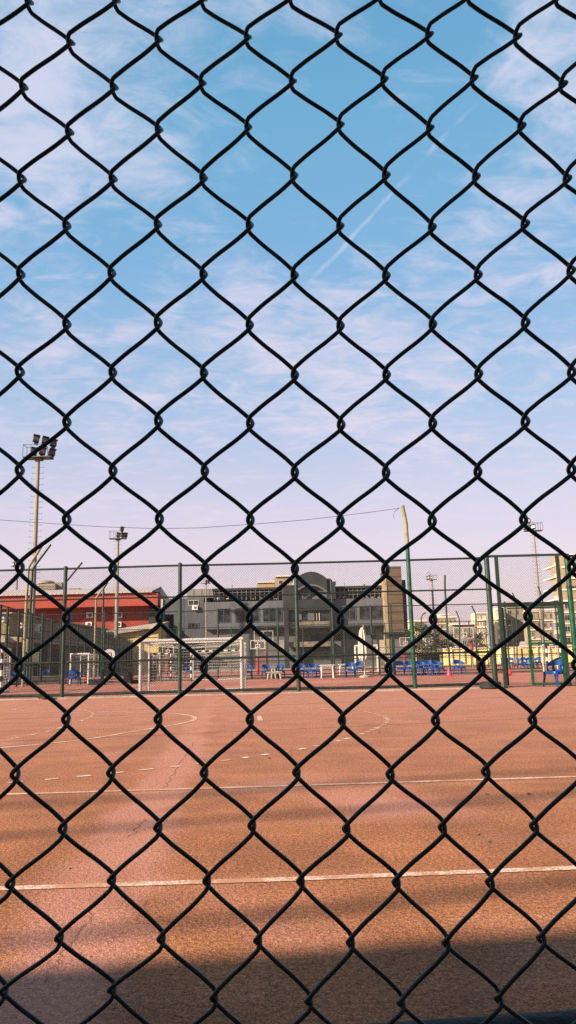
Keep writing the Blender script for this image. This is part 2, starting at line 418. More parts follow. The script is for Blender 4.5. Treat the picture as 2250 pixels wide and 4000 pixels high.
for c in range(-13, 27):
    path = []
    for j in range(-5, 25):
        left = (c % 2) == (j % 2)
        k = c if left else c + 1
        try: q = get(j, k)
        except KeyError: continue
        p = on_fence(q.x, q.y)
        sgn = -1 if left else 1
        rx = WR * 1.45; rd = RD; e = WR * random.uniform(.95, 1.2)
        cx = p.x + sgn * (e - rx); h = WR * random.uniform(5.6, 6.4)
        for i in range(9):
            t = radians(-88 + 22 * i)
            x = cx + sgn * rx * cos(t); d = (-sgn) * rd * sin(t)
            path.append((x, p.y - h * (t / pi), d))
    # gentle waviness of hand-stretched wire between the knots
    pts = []
    for i in range(len(path) - 1):
        a, b = Vector(path[i]), Vector(path[i + 1])
        if (b - a).length > .012:
            bow = random.uniform(-.0006, .0006)
            for k in range(8):
                t = k / 8; ease = t + .016 * sin(2 * pi * t)
                q = a.lerp(b, t); q.y = a.y + (b.y - a.y) * ease
                q.x += bow * sin(pi * t)
                pts.append(q)
        else: pts.append(a)
    pts.append(Vector(path[-1]))
    wires.tube([p_f + ax_u * q.x + ax_v * q.y + n_f * q.z for q in pts], WR, 10)
near = thing('chain_link_fence', (0, FY, 0), 'dark coated chain-link mesh filling the foreground in front of the orange court', 'fence')
wires.build('wire_mesh', 'wire', near, smooth=True)
rail = MB()
a, b = at(1513, 4092, .68), at(2250, 4040, .69)
d = (b - a); rail.tube([a - d * 2.0, a, b, b + d * 1.2], .017, 14)
rail.build('bottom_rail', 'rubber', near, smooth=True)

# ------------------------------------------------------------------ far fences
def fence(name, label, y, posts, rails, zmesh, pitch, rw, skip=(), pm='green', rm='dark_green', meshm='mesh', x_ext=None):
    xs = [p[0] for p in posts]
    t = thing(name, ((xs[0] + xs[-1]) / 2, y, 0), label, 'fence')
    for x, h, r, *more in posts:
        m = MB(); top = [(x, y, h)] if not more else [(x, y, more[0])] + [(x + q[0], y + q[1], q[2]) for q in more[1]]
        m.tube([(x, y, -.02)] + top, r, 12)
        m.build('fence_post', more[2] if len(more) > 2 else pm, t, smooth=True)
        if not more:
            MB().lathe((x, y, h), [(r * 1.12, 0), (r * 1.12, .03), (r * .5, .06)], 12).build('post_cap', pm, t)
    for z, r, segs in rails:
        m = MB()
        for xa, xb in (segs or [(xs[0], xs[-1])]):
            n = 6
            m.tube([(xa + (xb - xa) * i / n, y - .0 * r, z + .012 * sin(i * 2.1 + z * 5)) for i in range(n + 1)], r, 8)
        m.build('rail', rm, t, smooth=True)
    if pitch:
        for xa, xb in zip(xs[:-1], xs[1:]):
            if any(s0 <= (xa + xb) / 2 <= s1 for s0, s1 in skip): continue
            netting((xa, y - .03, 0), (1, 0), xb - xa, zmesh[0], zmesh[1], pitch, rw).build('mesh_panel', meshm, t)
    return t
Y1 = 24.6
fence('court_fence', 'green chain-link court fence beyond the white lines, with the gate on its right', Y1,
      [(-14.4, 5.8, .06), (-10.8, 4.1, .06), (-7.2, 4.1, .062), (-3.52, 4.12, .062), (.2, 4.12, .065),
       (3.83, 4, .068, 4.55, [], 'bright_green'), (6.35, 4.12, .085), (8.93, 4.12, .085, 4.15, [], 'bright_green'), (12.6, 4.12, .062), (16.3, 4.12, .062)],
      [(4.08, .034, [(-14.4, 6.35), (8.93, 16.3)]), (3.08, .026, [(-14.4, 6.35), (8.93, 16.3)]), (1.12, .036, [(-14.4, 6.35), (8.93, 16.3)]), (.13, .045, [(-14.4, 6.35), (8.93, 16.3)])],
      (.02, 4.06), .082, .0028, skip=[(6.35, 8.93)])
cf = bpy.data.objects['court_fence']
MB().tube([(3.83, Y1, 4.551), (3.82, Y1, 5.3), (3.73, Y1 - .04, 5.86)], .066, 12).build('post_extension', 'yellow_green', cf, smooth=True)
for x, r in ((-7.2, .062), (-3.52, .062), (.2, .065), (3.83, .068), (6.35, .085), (8.93, .085)):
    for z in (1.12, 3.08):
        MB().lathe((x, Y1, z - .03), [(r * 1.02, 0), (r * 1.22, .004), (r * 1.22, .056), (r * 1.02, .06)], 12).build('clamp', 'dark_green', cf)
# gate in the fence
gx0, gx1 = 6.66, 8.62
zt, zl = 4.1, at(2060, 2361, Y1)[2]
gate = thing('metal_gate', ((gx0 + gx1) / 2, Y1, 0), 'green steel gate standing half open, with a mesh transom over its thick lintel', 'gate')
g = MB()
for x in (gx0, gx1): g.box((x - .05, Y1 - .05, 0), (x + .05, Y1 + .05, zt))
g.box((gx0 - .30, Y1 - .035, zt), (gx1 + .3, Y1 + .035, zt + .07))
g.build('gate_frame', 'green', gate)
MB().box((gx0 + .05, Y1 - .06, zl - .07), (gx1 - .05, Y1 + .06, zl + .07)).build('lintel', 'dark_green', gate)
for z in (.55, 1.32, zl): MB().box((gx0 - .24, Y1 - .025, z - .025), (gx0 - .05, Y1 + .025, z + .025)).build('brace', 'dark_green', gate)
for z in (1.32, zl): MB().box((gx1 + .05, Y1 - .025, z - .025), (gx1 + .24, Y1 + .025, z + .025)).build('brace', 'dark_green', gate)
netting((gx0 + .05, Y1, 0), (1, 0), gx1 - gx0 - .1, zl + .07, zt, .082, .0028).build('transom_mesh', 'mesh', gate)
lx = at(2074, 2560, Y1)[0]
leaf = MB()
for x in (lx, gx1 - .09): leaf.box((x - .04, Y1 - .04, .06), (x + .04, Y1 + .04, zl - .08))
leaf.box((lx + .04, Y1 - .025, .06), (gx1 - .13, Y1 + .025, .12)).box((lx + .04, Y1 - .025, 1.3), (gx1 - .13, Y1 + .025, 1.36)).box((lx + .04, Y1 - .025, zl - .14), (gx1 - .13, Y1 + .025, zl - .081))
lo = leaf.build('gate_leaf', 'bright_green', gate)
netting((lx + .04, Y1 + .002, 0), (1, 0), gx1 - .17 - lx, .12, zl - .15, .082, .0028).build('leaf_mesh', 'mesh', lo)
MB().box((lx - .03, Y1 - .07, 1.02), (lx + .05, Y1 - .041, 1.14)).build('latch', 'dark_green', lo)
op = MB()       # the other leaf swung inwards, seen edge on
ea, eb = Vector((gx0 + .09, Y1 + .06, 0)), Vector((gx0 + .30, Y1 + 1.0, 0))
for q in (ea, eb): op.box((q.x - .035, q.y - .035, .06), (q.x + .035, q.y + .035, zl - .08))
for z in (.09, 1.33, zl - .11): op.bar((ea.x, ea.y, z), (eb.x, eb.y, z), .05)
oo = op.build('gate_leaf', 'green', gate)
dd = (eb - ea).normalized()
netting(tuple(ea), (dd.x, dd.y), (eb - ea).length, .12, zl - .15, .082, .0028).build('leaf_mesh', 'mesh', oo)

def xat(px, py, y): return at(px, py, y)[0]
Y2 = 45.6
bent = lambda x, z0, dx, z1: (x, z0, .06, z0, [(dx, 0, z1)])
P2 = [(-26, 4, .05), (-20, 4.05, .05), (xat(160, 2600, Y2), 4.05, .055), (xat(404, 2600, Y2), 4.05, .05), (xat(630, 2600, Y2), 4.05, .055), (xat(852, 2600, Y2), 4.05, .055), (xat(1088, 2600, Y2), 4.05, .055),
      (xat(1305, 2600, Y2), 5.6, .062), (xat(1457, 2600, Y2), 4.05, .055), (xat(1536, 2600, Y2), 4.05, .055), bent(xat(1757, 2600, Y2), 5.0, .05, 5.75), (xat(1990, 2600, Y2), 4.05, .055), (xat(2190, 2600, Y2), 4.05, .055), (22, 4.05, .055), (27, 4.05, .055)]
fence('court_fence', 'second green mesh fence, standing just behind the row of blue chairs', Y2, P2,
      [(4.0, .03, None), (1.02, .026, None), (.2, .03, None), (.42, .016, None)], (.1, 3.98), .13, .0027)
lin = MB().box((xat(1405, 2474, Y2 - .2), Y2 - .25, at(1500, 2474, Y2)[2] - .05), (xat(1612, 2474, Y2), Y2 - .12, at(1500, 2474, Y2)[2] + .05))
for px in (1476, 1536): lin.box((xat(px, 2500, Y2) - .05, Y2 - .25, 0), (xat(px, 2500, Y2) + .05, Y2 - .14, at(1500, 2474, Y2)[2] - .05))
lin.build('gate_frame', 'dark_green', loc=(6, Y2, 0))
tag(bpy.data.objects['gate_frame.001'], 'dark green open gateway frame behind the folded cream parasol', 'gateway')
Y3 = 68.
P3 = [(xat(px, 2560, Y3), 4.0, .045) for px in (-300, 130, 420, 560, 692, 905, 1045, 1185, 1347, 1509, 1671, 1840, 1905, 2010, 2120, 2300, 2450)]
fence('court_fence', 'third and farthest mesh fence, thin posts in front of the grey building', Y3, P3,
      [(4.0, .03, None), (1.9, .022, None), (.9, .022, None), (.15, .03, None)], (.1, 3.95), .24, .003)
# side fence receding on the left
ys = [24.6 + 3.2 * i for i in range(5)] + [38.7, 41, 44, 46.8, 49.4, 52.5, 56, 59, 62.5, 66, 69.6, 73, 76, 78.6, 82, 85, 89, 92.5, 95.6, 98.6]
ys = sorted(ys)
sl = lambda y: -14.3 - .1 * (y - 40)
side = thing('side_fence', (sl(40), 40, 0), 'long green side fence receding on the left, ending behind the black wheelie bin', 'fence')
for y in ys: MB().tube([(sl(y), y, -.02), (sl(y), y, 4.0)], .062, 10).build('fence_post', 'dark_green', side, smooth=True)
for z in (3.97, 2.6, 1.1, .15): MB().tube([(sl(y), y, z) for y in ys], .028, 6).build('rail', 'dark_green', side)
dv = Vector((sl(98.6) - sl(24.6), 74, 0)); ln = dv.length; dv.normalize()
netting((sl(24.6), 24.6, 0), (dv.x, dv.y), ln, .1, 3.95, .2, .003).build('mesh_panel', 'mesh', side)

# tall posts with an outward bent arm
def bent_post(px, pyb, D, pts, r, m, label, group='tall fence posts with bent tips'):
    b = at(px, pyb, D)
    q = [Vector((b.x, D, 0))] + [at(x, y, D) for x, y in pts]
    o = MB().tube(q, r, 10).build('bent_post', m, loc=(b.x, D, 0), smooth=True)
    return tag(o, label, 'post', group)
bent_post(92, 2600, 41, [(100, 2400), (112, 2215), (182, 2102)], .075, 'pale_post', 'thick pale post with its bent arm rising beside the nearest floodlight mast')
bent_post(108, 2600, 43, [(118, 2400), (127, 2222), (198, 2126)], .075, 'green', 'green bent-armed post just right of the thick pale post')
bent_post(243, 2600, 48, [(247, 2400), (250, 2283), (321, 2197)], .06, 'dark_green', 'bent-armed post half hidden behind a fence post, its arm above the roof vent')
bent_post(368, 2600, 58, [(372, 2450), (376, 2336), (403, 2296)], .075, 'pale_post', 'thin pale post with a short bent tip before the red wall')
bent_post(397, 2600, 47, [(401, 2450), (404, 2300), (421, 2272)], .065, 'green', 'green bent-tipped post standing over the round white backboard')
bent_post(1796, 2600, 66, [(1795, 2500), (1795, 2420), (1781, 2385)], .05, 'dark_green', 'thin post with its tip bent left, right of the red cone')
bent_post(1862, 2600, 66, [(1860, 2500), (1859, 2400), (1843, 2367)], .06, 'dark_green', 'thin bent-tipped post before the beige block with small windows')
bent_post(2020, 2600, 64, [(2018, 2450), (2016, 2345), (2001, 2316)], .05, 'dark_green', 'bent-tipped post poking up behind the gate transom')
bent_post(2128, 2600, 64, [(2124, 2450), (2119, 2335), (2101, 2290)], .05, 'dark_green', 'bent-tipped post beside the right floodlight mast')

# overhead cable from the tall post
c = [at(*p, 24.65) for p in ((1560, 1985), (1480, 1996), (1400, 2007), (1200, 2030), (1000, 2047), (776, 2062), (620, 2065), (400, 2058), (200, 2045), (0, 2031), (-200, 2014), (-420, 1990), (-640, 1960))]
cm = MB().tube(c, .008, 5); cm.tube([at(1560, 1985, 24.65), at(1541, 1998, 24.65), at(1537, 2012, 24.65), at(1540, 2028, 24.65)], .008, 5)
tag(cm.build('overhead_cable', 'black', loc=c[0], smooth=True), 'thin black cable sagging leftwards from the tall bent green post', 'cable')

# ------------------------------------------------------------------ floodlight masts
def mast(px, pyb, D, pytop, r, label, side=-1, hs=1., n=6):
    b = at(px, pyb, D); H = at(px, pytop, D)[2]; base = Vector((b.x, D, 0))
    t = thing('floodlight_mast', base, label, 'floodlight', 'floodlight masts around the courts')
    MB().tube([base, base + Vector((0, 0, H))], [r, r * .62], 8).build('pole', 'mast', t)
    m = MB(); z = 2.5; k = 0
    while z < H - .3:
        w = r * 1.02 + .22
        m.bar((b.x - w, D - .02, z), (b.x + w, D - .02, z), .022)
        for s in (-1, 1): m.bar((b.x + s * w, D - .02, z), (b.x + s * w, D - .02, z + .09), .022)
        z += .44
    m.build('ladder', 'steel', t)
    s = hs; B = base + Vector((0, 0, H)); fx = -side
    p = MB().box((B.x - 1.05 * s, D - .45 * s, B.z), (B.x + 1.05 * s, D + .45 * s, B.z + .08 * s)); p.box((B.x - .3 * s, D - .3 * s, B.z - .14 * s), (B.x + .3 * s, D + .3 * s, B.z - .001))
    p.build('platform', 'steel', t)
    c = MB(); xs = sorted((B.x + side * 1.03 * s, B.x - side * .55 * s)); ww = .035 * s
    for x in (xs[0], B.x + side * .45 * s, xs[1]):
        for y in (D - .43 * s, D + .43 * s): c.bar((x, y, B.z + .08 * s), (x, y, B.z + 1.0 * s), ww)
    for y in (D - .43 * s, D + .43 * s): c.bar((xs[0], y, B.z + 1.0 * s), (xs[1], y, B.z + 1.0 * s), ww)
    for x in xs: c.bar((x, D - .43 * s, B.z + 1.0 * s), (x, D + .43 * s, B.z + 1.0 * s), ww)
    c.build('railing', 'steel', t)
    spots = [(.22, -.35, .42), (-.40, -.35, .42), (-1.0, 0, .40), (.18, -.1, 1.48), (-.46, .0, 1.36), (-1.02, .2, 1.2)][:n] if n == 6 else [(-.1, -.3, .45), (-.62, -.2, .42), (-.5, -.05, 1.25), (-.95, .1, .5)][:n]
    for i, (x, y, z) in enumerate(spots):
        c = B + Vector((x * side * s, y * s, z * s))
        rot = Matrix.Rotation(radians(fx * (24 + 8 * (i % 3))), 3, 'Z') @ Matrix.Rotation(radians(-16), 3, 'X') @ Matrix.Rotation(radians(fx * 9), 3, 'Y')
        fl = MB().obox(c, (.46 * s, .26 * s, .42 * s), rot)
        fl.obox(c + rot @ Vector((0, -.15 * s, .22 * s)), (.5 * s, .36 * s, .03 * s), rot)
        fl.obox(c + rot @ Vector((0, .2 * s, 0)), (.34 * s, .12 * s, .3 * s), rot)
        fl.obox(c - Vector((0, 0, .34 * s)), (.3 * s, .05 * s, .22 * s), rot)
        f = fl.build('floodlight', 'steel', t)
        MB().obox(c + rot @ Vector((0, -.136 * s, 0)), (.38 * s, .012 * s, .33 * s), rot).build('lens', 'lamp_glass' if side > 0 else 'steel', f)
    return t
ma = mast(117, 2640, 56, 1792, .215, 'tallest floodlight mast, large at the left with six dark lamps', -1, 1.0, 6)
mast(452, 2600, 95, 2106, .27, 'slim mast with four lamps in front of the long red building', -1, .98, 4)
mast(52, 2590, 118, 2214, .24, 'small distant mast at the far left, above the red roof', 1, .85, 3)
mast(806, 2590, 92, 2280, .12, 'short white mast before the left end of the grey building', -1, .52, 3)
mast(1706, 2590, 108, 2265, .20, 'thin distant mast right of the brown slatted tower', 1, .66, 4)
mast(2128, 2590, 90, 2074, .19, 'slim mast with pale lamps behind the gate', 1, .98, 4)

# ------------------------------------------------------------------ buildings
def fb(mb, x0, y0, x1, y1, D, dep, ground=False):
    xm, ym = (x0 + x1) / 2, (y0 + y1) / 2
    X0, X1 = at(x0, ym, D)[0], at(x1, ym, D)[0]; Z1, Z0 = at(xm, y0, D)[2], at(xm, y1, D)[2]
    return mb.box((X0, D, 0 if ground else Z0), (X1, D + dep, Z1))
def part(name, m, t, boxes):
    mb = MB()
    for b in boxes: fb(mb, *b)
    return mb.build(name, m, t)
def window(t, x0, y0, x1, y1, D, nx=2, ny=1, fm='frame', gm='glass', fw_=.09):
    xm, ym = (x0 + x1) / 2, (y0 + y1) / 2
    X0, X1 = at(x0, ym, D)[0], at(x1, ym, D)[0]; Z1, Z0 = at(xm, y0, D)[2], at(xm, y1, D)[2]
    f = MB(); w = fw_
    f.box((X0, D - .07, Z0), (X0 + w, D + .02, Z1)).box((X1 - w, D - .07, Z0), (X1, D + .02, Z1))
    f.box((X0 + w, D - .068, Z0), (X1 - w, D + .02, Z0 + w)).box((X0 + w, D - .068, Z1 - w), (X1 - w, D + .02, Z1))
    for i in range(1, nx): x = X0 + (X1 - X0) * i / nx; f.box((x - w * .35, D - .06, Z0 + w), (x + w * .35, D, Z1 - w))
    for i in range(1, ny): z = Z0 + (Z1 - Z0) * i / ny; f.box((X0 + w, D - .055, z - w * .35), (X1 - w, D, z + w * .35))
    o = f.build('window', fm, t)
    MB().box((X0 + w * .5, D - .03, Z0 + w * .5), (X1 - w * .5, D + .01, Z1 - w * .5)).build('pane', gm, o)
    return o
def ac_unit(t, x0, y0, x1, y1, D):
    xm, ym = (x0 + x1) / 2, (y0 + y1) / 2
    X0, X1 = at(x0, ym, D)[0], at(x1, ym, D)[0]; Z1, Z0 = at(xm, y0, D)[2], at(xm, y1, D)[2]
    o = MB().box((X0, D - .45, Z0), (X1, D - .003, Z1)).build('air_conditioner', 'ac', t)
    c = Vector((X0 + (X1 - X0) * .6, D - .455, (Z0 + Z1) / 2)); r = min(X1 - X0, Z1 - Z0) * .36
    vs = [c + Vector((r * cos(a * pi / 8), 0, r * sin(a * pi / 8))) for a in range(16)]
    MB().add([v + Vector((0, dy, 0)) for dy in (0, .004) for v in vs], [tuple(range(16))[::-1], tuple(range(16, 32))] + [(i, (i + 1) % 16, 16 + (i + 1) % 16, 16 + i) for i in range(16)]).build('fan_grille', 'grey_dark', o)
    return o

D = 112
red = thing('red_building', at(300, 2600, D), 'long red hall with an overhanging upper band and a pale ribbed roof', 'building')
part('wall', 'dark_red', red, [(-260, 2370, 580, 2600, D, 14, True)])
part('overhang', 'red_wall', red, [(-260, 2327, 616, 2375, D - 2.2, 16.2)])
part('dark_recess', 'charcoal', red, [(581, 2376, 616, 2440, D - .5, 10)])
xa, xb = at(-260, 2318, D)[0], at(606, 2310, D)[0]; z0 = at(300, 2322, D)[2] + .01
rf = MB().add([(xa, D - 2.6, z0), (xb, D - 2.6, z0), (xb, D + 5, z0 + 1.35), (xa, D + 5, z0 + 1.35), (xa, D - 2.6, z0 - .2), (xb, D - 2.6, z0 - .2), (xb, D + 14, z0 - .02), (xa, D + 14, z0 - .02)],
              [(0, 1, 2, 3), (4, 7, 6, 5), (0, 4, 5, 1), (1, 5, 6, 2), (3, 2, 6, 7), (0, 3, 7, 4)])
ro = rf.build('roof', 'roof_pink', red)
xg = at(616, 2330, D)[0]
MB().add([(xb + .005, D - 2.3, z0 - .1), (xg + .5, D - .8, z0 - .1), (xb + .005, D + 5, z0 + 1.2), (xb + .005, D - 2.3, z0), (xb + .005, D + 5, z0 - .1)], [(0, 1, 3), (1, 2, 3), (1, 4, 2), (0, 4, 1), (0, 3, 2, 4)]).build('gable', 'charcoal', red)
v = MB(); fb(v, 150, 2280, 214, 2312, D + 3, 3); 
for i in range(4): fb(v, 148, 2286 + 7 * i, 216, 2289 + 7 * i, D + 2.9, .095)
c = at(182, 2280, D + 4.5); v.lathe((c.x, c.y, c.z), [(1.25, .003), (1.2, .22), (.8, .42), (.2, .52)], 18)
fb(v, 214.5, 2275, 241, 2312, D + 4, 2)
v.build('roof_vent', 'brown_grey', ro)
v = MB(); fb(v, 269, 2298, 310, 2316, D + 3, 2); v.build('roof_vent', 'brown_grey', ro)
for x in (340, 455): 
    ac_unit(red, x, 2393, x + 25, 2414, D); ac_unit(red, x - 3, 2430, x + 21, 2450, D)
part('annex', 'red_wall', red, [(632, 2400, 679, 2462, D - 4, 6)])

low = thing('low_building', (-24, 75, 0), 'low olive brown building with a pale fascia along the left side fence', 'building')
MB().box((-60, 66, 0), (-24, 101, 5.5)).build('wall', 'olive', low)
fz = MB(); fz.box((-24.0 + .003, 66, 3.1), (-22.9, 101, 3.55)).box((-60, 65.1, 3.1), (-24, 65.997, 3.6)); fz.build('fascia', 'fascia', low)
MB().box((-60, 65.7, 5.503), (-23.7, 101.2, 5.62)).build('roof', 'fascia', low)
for i in range(6):
    MB().box((-29.6 - i * 5, 65.9, .25), (-26 - i * 5, 65.99, 2.7)).build('dark_opening', 'charcoal', low)
    y = 67 + i * 5.7
    MB().box((-23.997, y, .25), (-23.9, y + 3.6, 2.7)).build('dark_opening', 'charcoal', low)
ac_unit(low, 11, 2411, 23, 2430, 66); ac_unit(low, 76, 2434, 92, 2454, 66)
for y, z in ((72, 4.1),):
    o = MB().box((-23.997, y, z), (-23.45, y + 1.1, z + .8)).build('air_conditioner', 'ac', low)
    MB().box((-23.449, y + .35, z + .15), (-23.44, y + .9, z + .65)).build('fan_grille', 'grey_dark', o)
yb = thing('yellow_building', at(520, 2600, 101), 'small yellow rendered building with a sloping fascia, beneath the red hall', 'building')
part('wall', 'yellow_wall', yb, [(402, 2476, 619, 2600, 101, 8, True)])
p0, p1 = at(330, 2484, 100.6), at(626, 2440, 100.6)
MB().add([(p0.x, 100.2, p0.z), (p1.x, 100.2, p1.z), (p1.x, 109, p1.z + .9), (p0.x, 109, p0.z + .9), (p0.x, 100.2, p0.z - .35), (p1.x, 100.2, p1.z - .38), (p1.x, 109, p1.z - .2), (p0.x, 109, p0.z - .2)],
         [(0, 1, 2, 3), (4, 7, 6, 5), (0, 4, 5, 1), (1, 5, 6, 2), (2, 6, 7, 3), (3, 7, 4, 0)]).build('roof', 'fascia', yb)
q0, q1, q2, q3 = at(420, 2478, 100.9), at(619, 2450, 100.9), at(619, 2478, 100.9), at(420, 2480, 100.9)
MB().prism([(q0.x, q0.z - .2), (q3.x, q3.z - .35), (q2.x, q2.z - .35), (q1.x, q1.z - .1)], 100.9, 108).build('gable_wall', 'yellow_wall', yb)
part('dark_opening', 'olive', yb, [(560, 2548, 618, 2600, 100.97, .02, True)])

D = 105
gb = thing('grey_building', at(1150, 2600, D), 'large grey club building with a black arched portal and a glazed top floor', 'building')
part('wall', 'grey', gb, [(798, 2344, 1500, 2450, D, 20)])
part('ground_floor_wall', 'grey_low', gb, [(798, 2451, 1512, 2600, D + .8, 18, True)])
part('left_wing', 'grey_dark', gb, [(627, 2338, 719, 2600, D + 3, 14, True)])
part('left_wing', 'grey_dark', gb, [(720, 2336, 797, 2600, D + 1, 14, True)])
part('drain_pipe', 'fascia', gb, [(628, 2340, 636, 2480, D + 2.8, .18)])
part('sheet_roof', 'grey_roof', gb, [(730, 2301, 832, 2335.5, D + 3, 10)])
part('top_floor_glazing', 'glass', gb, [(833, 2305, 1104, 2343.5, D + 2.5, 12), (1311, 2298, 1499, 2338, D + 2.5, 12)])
part('vent_pipe', 'grey_roof', gb, [(905, 2284, 908, 2296, D + 4, .3), (1345, 2278, 1347, 2288, D + 4, .3), (1420, 2281, 1428, 2288, D + 5, .8)])
part('roof', 'charcoal', gb, [(828, 2296, 1104, 2304.5, D + .2, 16), (1311, 2288, 1503, 2297.5, D + .2, 16)])
rl = MB()
for x0, x1, y0, y1 in ((838, 1104, 2312, 2343), (1311, 1498, 2306, 2339)):
    n = int((x1 - x0) / 17)
    for i in range(n + 1): x = x0 + (x1 - x0) * i / n; fb(rl, x - .8, y0 - 8 + 0, x + .8, y1, D + .3, .07)
    fb(rl, x0, y0, x1, y0 + 1.6, D + .25, .04); fb(rl, x0, y0 + 14, x1, y0 + 15.4, D + .25, .04)
rl.build('railing', 'grey_roof', gb)
bc = MB()
for i in range(34):
    x = random.choice((random.uniform(842, 1095), random.uniform(842, 1095), random.uniform(1315, 1490))); y = 2343 if x < 1200 else 2337.5
    fb(bc, x, y - random.uniform(5, 9), x + random.uniform(3, 9), y - 2.5, D + 1.2, .5); fb(bc, x + 1, y - 4, x + 2, y, D + 1.3, .1)
bc.build('terrace_furniture', 'white', gb)
for x0, x1, y0, y1, n in ((847, 901, 2376, 2433, 2), (918, 1014, 2374, 2431, 4), (1026, 1102, 2373, 2429, 3), (1318, 1390, 2368, 2423, 3), (1403, 1497, 2365, 2420, 4)):
    window(gb, x0, y0, x1, y1, D, n, 1, 'grey_dark')
window(gb, 735, 2344, 778, 2366, D + 1, 2, 1, 'fascia'); ac_unit(gb, 752, 2366, 773, 2383, D + 1); window(gb, 732, 2432, 778, 2455, D + 1, 3, 1, 'grey_dark')
part('ledge', 'charcoal', gb, [(955, 2447, 1104, 2452, D - .5, .49), (1130, 2446, 1300, 2453, D - 1.2, 1.19), (1305, 2441, 1500, 2447, D - .5, .49)])
# portal
pt = part('portal', 'charcoal', gb, [(1105, 2286, 1154, 2384, D - 1, 6), (1154.5, 2341, 1304, 2384, D - .8, 4), (1111, 2384.5, 1129, 2600, D - 1.4, 1.2, True), (1291, 2384.5, 1305, 2600, D - 1.4, 1.2, True), (1277, 2284, 1311, 2340, D - 1, 6)])
arc = []
cx_, n = 1216, 16
for i in range(n + 1):
    t = -1 + 2 * i / n; x = cx_ + 60 * t; y = 2233 + 26 * t * t
    q = at(x, y, D - 1.3); arc.append((q.x, q.z))
low_ = []
for i in range(n + 1):
    t = 1 - 2 * i / n; x = cx_ + 62 * t; y = 2283 + 26 * t * t
    q = at(x, y, D - 1.3); low_.append((q.x, q.z))
MB().prism((arc + low_)[::-1], D - 1.3, D + 6).build('arched_roof', 'charcoal', gb)
st = MB(); fb(st, 1276.5, 2260, 1293, 2283.5, D - 1, 6); fb(st, 1293.5, 2271, 1312, 2283.5, D - .9, 5.8); st.build('stepped_parapet', 'charcoal', gb)
ty = []
for i in range(n + 1):
    t = -1 + 2 * i / n; q = at(cx_ + 60 * t, 2291 + 22 * t * t, D - .4); ty.append((q.x, q.z))
q = at(cx_ + 60, 2340, D - .4); ty.append((q.x, q.z)); q = at(cx_ - 60, 2341, D - .4); ty.append((q.x, q.z))
MB().prism(ty[::-1], D - .4, D + 2).build('arch_panel', 'grey', gb)
am = MB()
for x in (1186, 1216, 1246): fb(am, x - .8, 2318, x + .8, 2340, D - .45, .04)
fb(am, 1158, 2316, 1274, 2318, D - .46, .04); am.build('arch_trim', 'charcoal', gb)
rib = MB().tube([at(cx_ + 61 * (-1 + 2 * i / n), 2286 + 26 * (-1 + 2 * i / n) ** 2, D - 1.45) for i in range(n + 1)], .14, 6); rib.build('arch_rib', 'grey_low', gb)
part('portal_glazing', 'glass', gb, [(1129.5, 2385, 1290.5, 2427, D - .3, .2)])
part('portal_panel', 'grey', gb, [(1134, 2388, 1178, 2422, D - .42, .1), (1202, 2388, 1228, 2424, D - .42, .1)])
part('portal_door_frame', 'white', gb, [(1236, 2394, 1238, 2424, D - .42, .1), (1246, 2392, 1249, 2424, D - .42, .1)])
part('sign_band', 'tan', gb, [(1130, 2427.5, 1290.5, 2445.5, D - .7, .6)])
for q_ in [(1216, 2478, 1304, 2502, D + .72, .06), (1142, 2527, 1284, 2543, D + .72, .06), (1310, 2474, 1400, 2498, D + .72, .06), (1455, 2478, 1500, 2496, D + .72, .06)]: part('lower_window', 'glass', gb, [q_])
for q_ in [(1478, 2500, 1502, 2560, D + .7, .06), (1090, 2500, 1110, 2545, D + .7, .06)]: part('lower_panel', 'fascia', gb, [q_])
part('entrance_canopy', 'tan', gb, [(1130, 2506, 1300, 2526, D - 1, 1.7)])
part('tower_column', 'yellow_col', gb, [(1504, 2252, 1517, 2600, D - 1.6, 3, True)])
part('tower', 'brown_slat', gb, [(1518, 2212, 1573, 2470, D - 2, 8)])
part('tower_back', 'charcoal', gb, [(1566, 2265, 1589, 2470, D + 6.2, 3)])
part('tower_base', 'grey_low', gb, [(1518, 2470.5, 1622, 2600, D - 1.5, 8, True)])
part('tower_band', 'charcoal', gb, [(1440, 2471, 1622, 2478, D - 2.2, .6)])

bh = thing('rooftop_house', at(1100, 2600, 150), 'beige house top showing behind the grey building left of the arch', 'building')
part('wall', 'beige', bh, [(1076, 2252, 1142, 2600, 150, 12, True), (1005, 2276, 1075, 2600, 152, 8, True)])
part('cornice', 'beige_light', bh, [(1074, 2248, 1144, 2252, 149.6, 13), (1002, 2272.5, 1074, 2275.8, 151.7, 9)])
part('pale_upper_storey', 'beige_light', bh, [(1480, 2265, 1512, 2290, 150, 8)])
window(bh, 1088, 2267, 1104, 2282, 150, 1, 1); window(bh, 1110, 2266, 1122, 2282, 150, 1, 1)

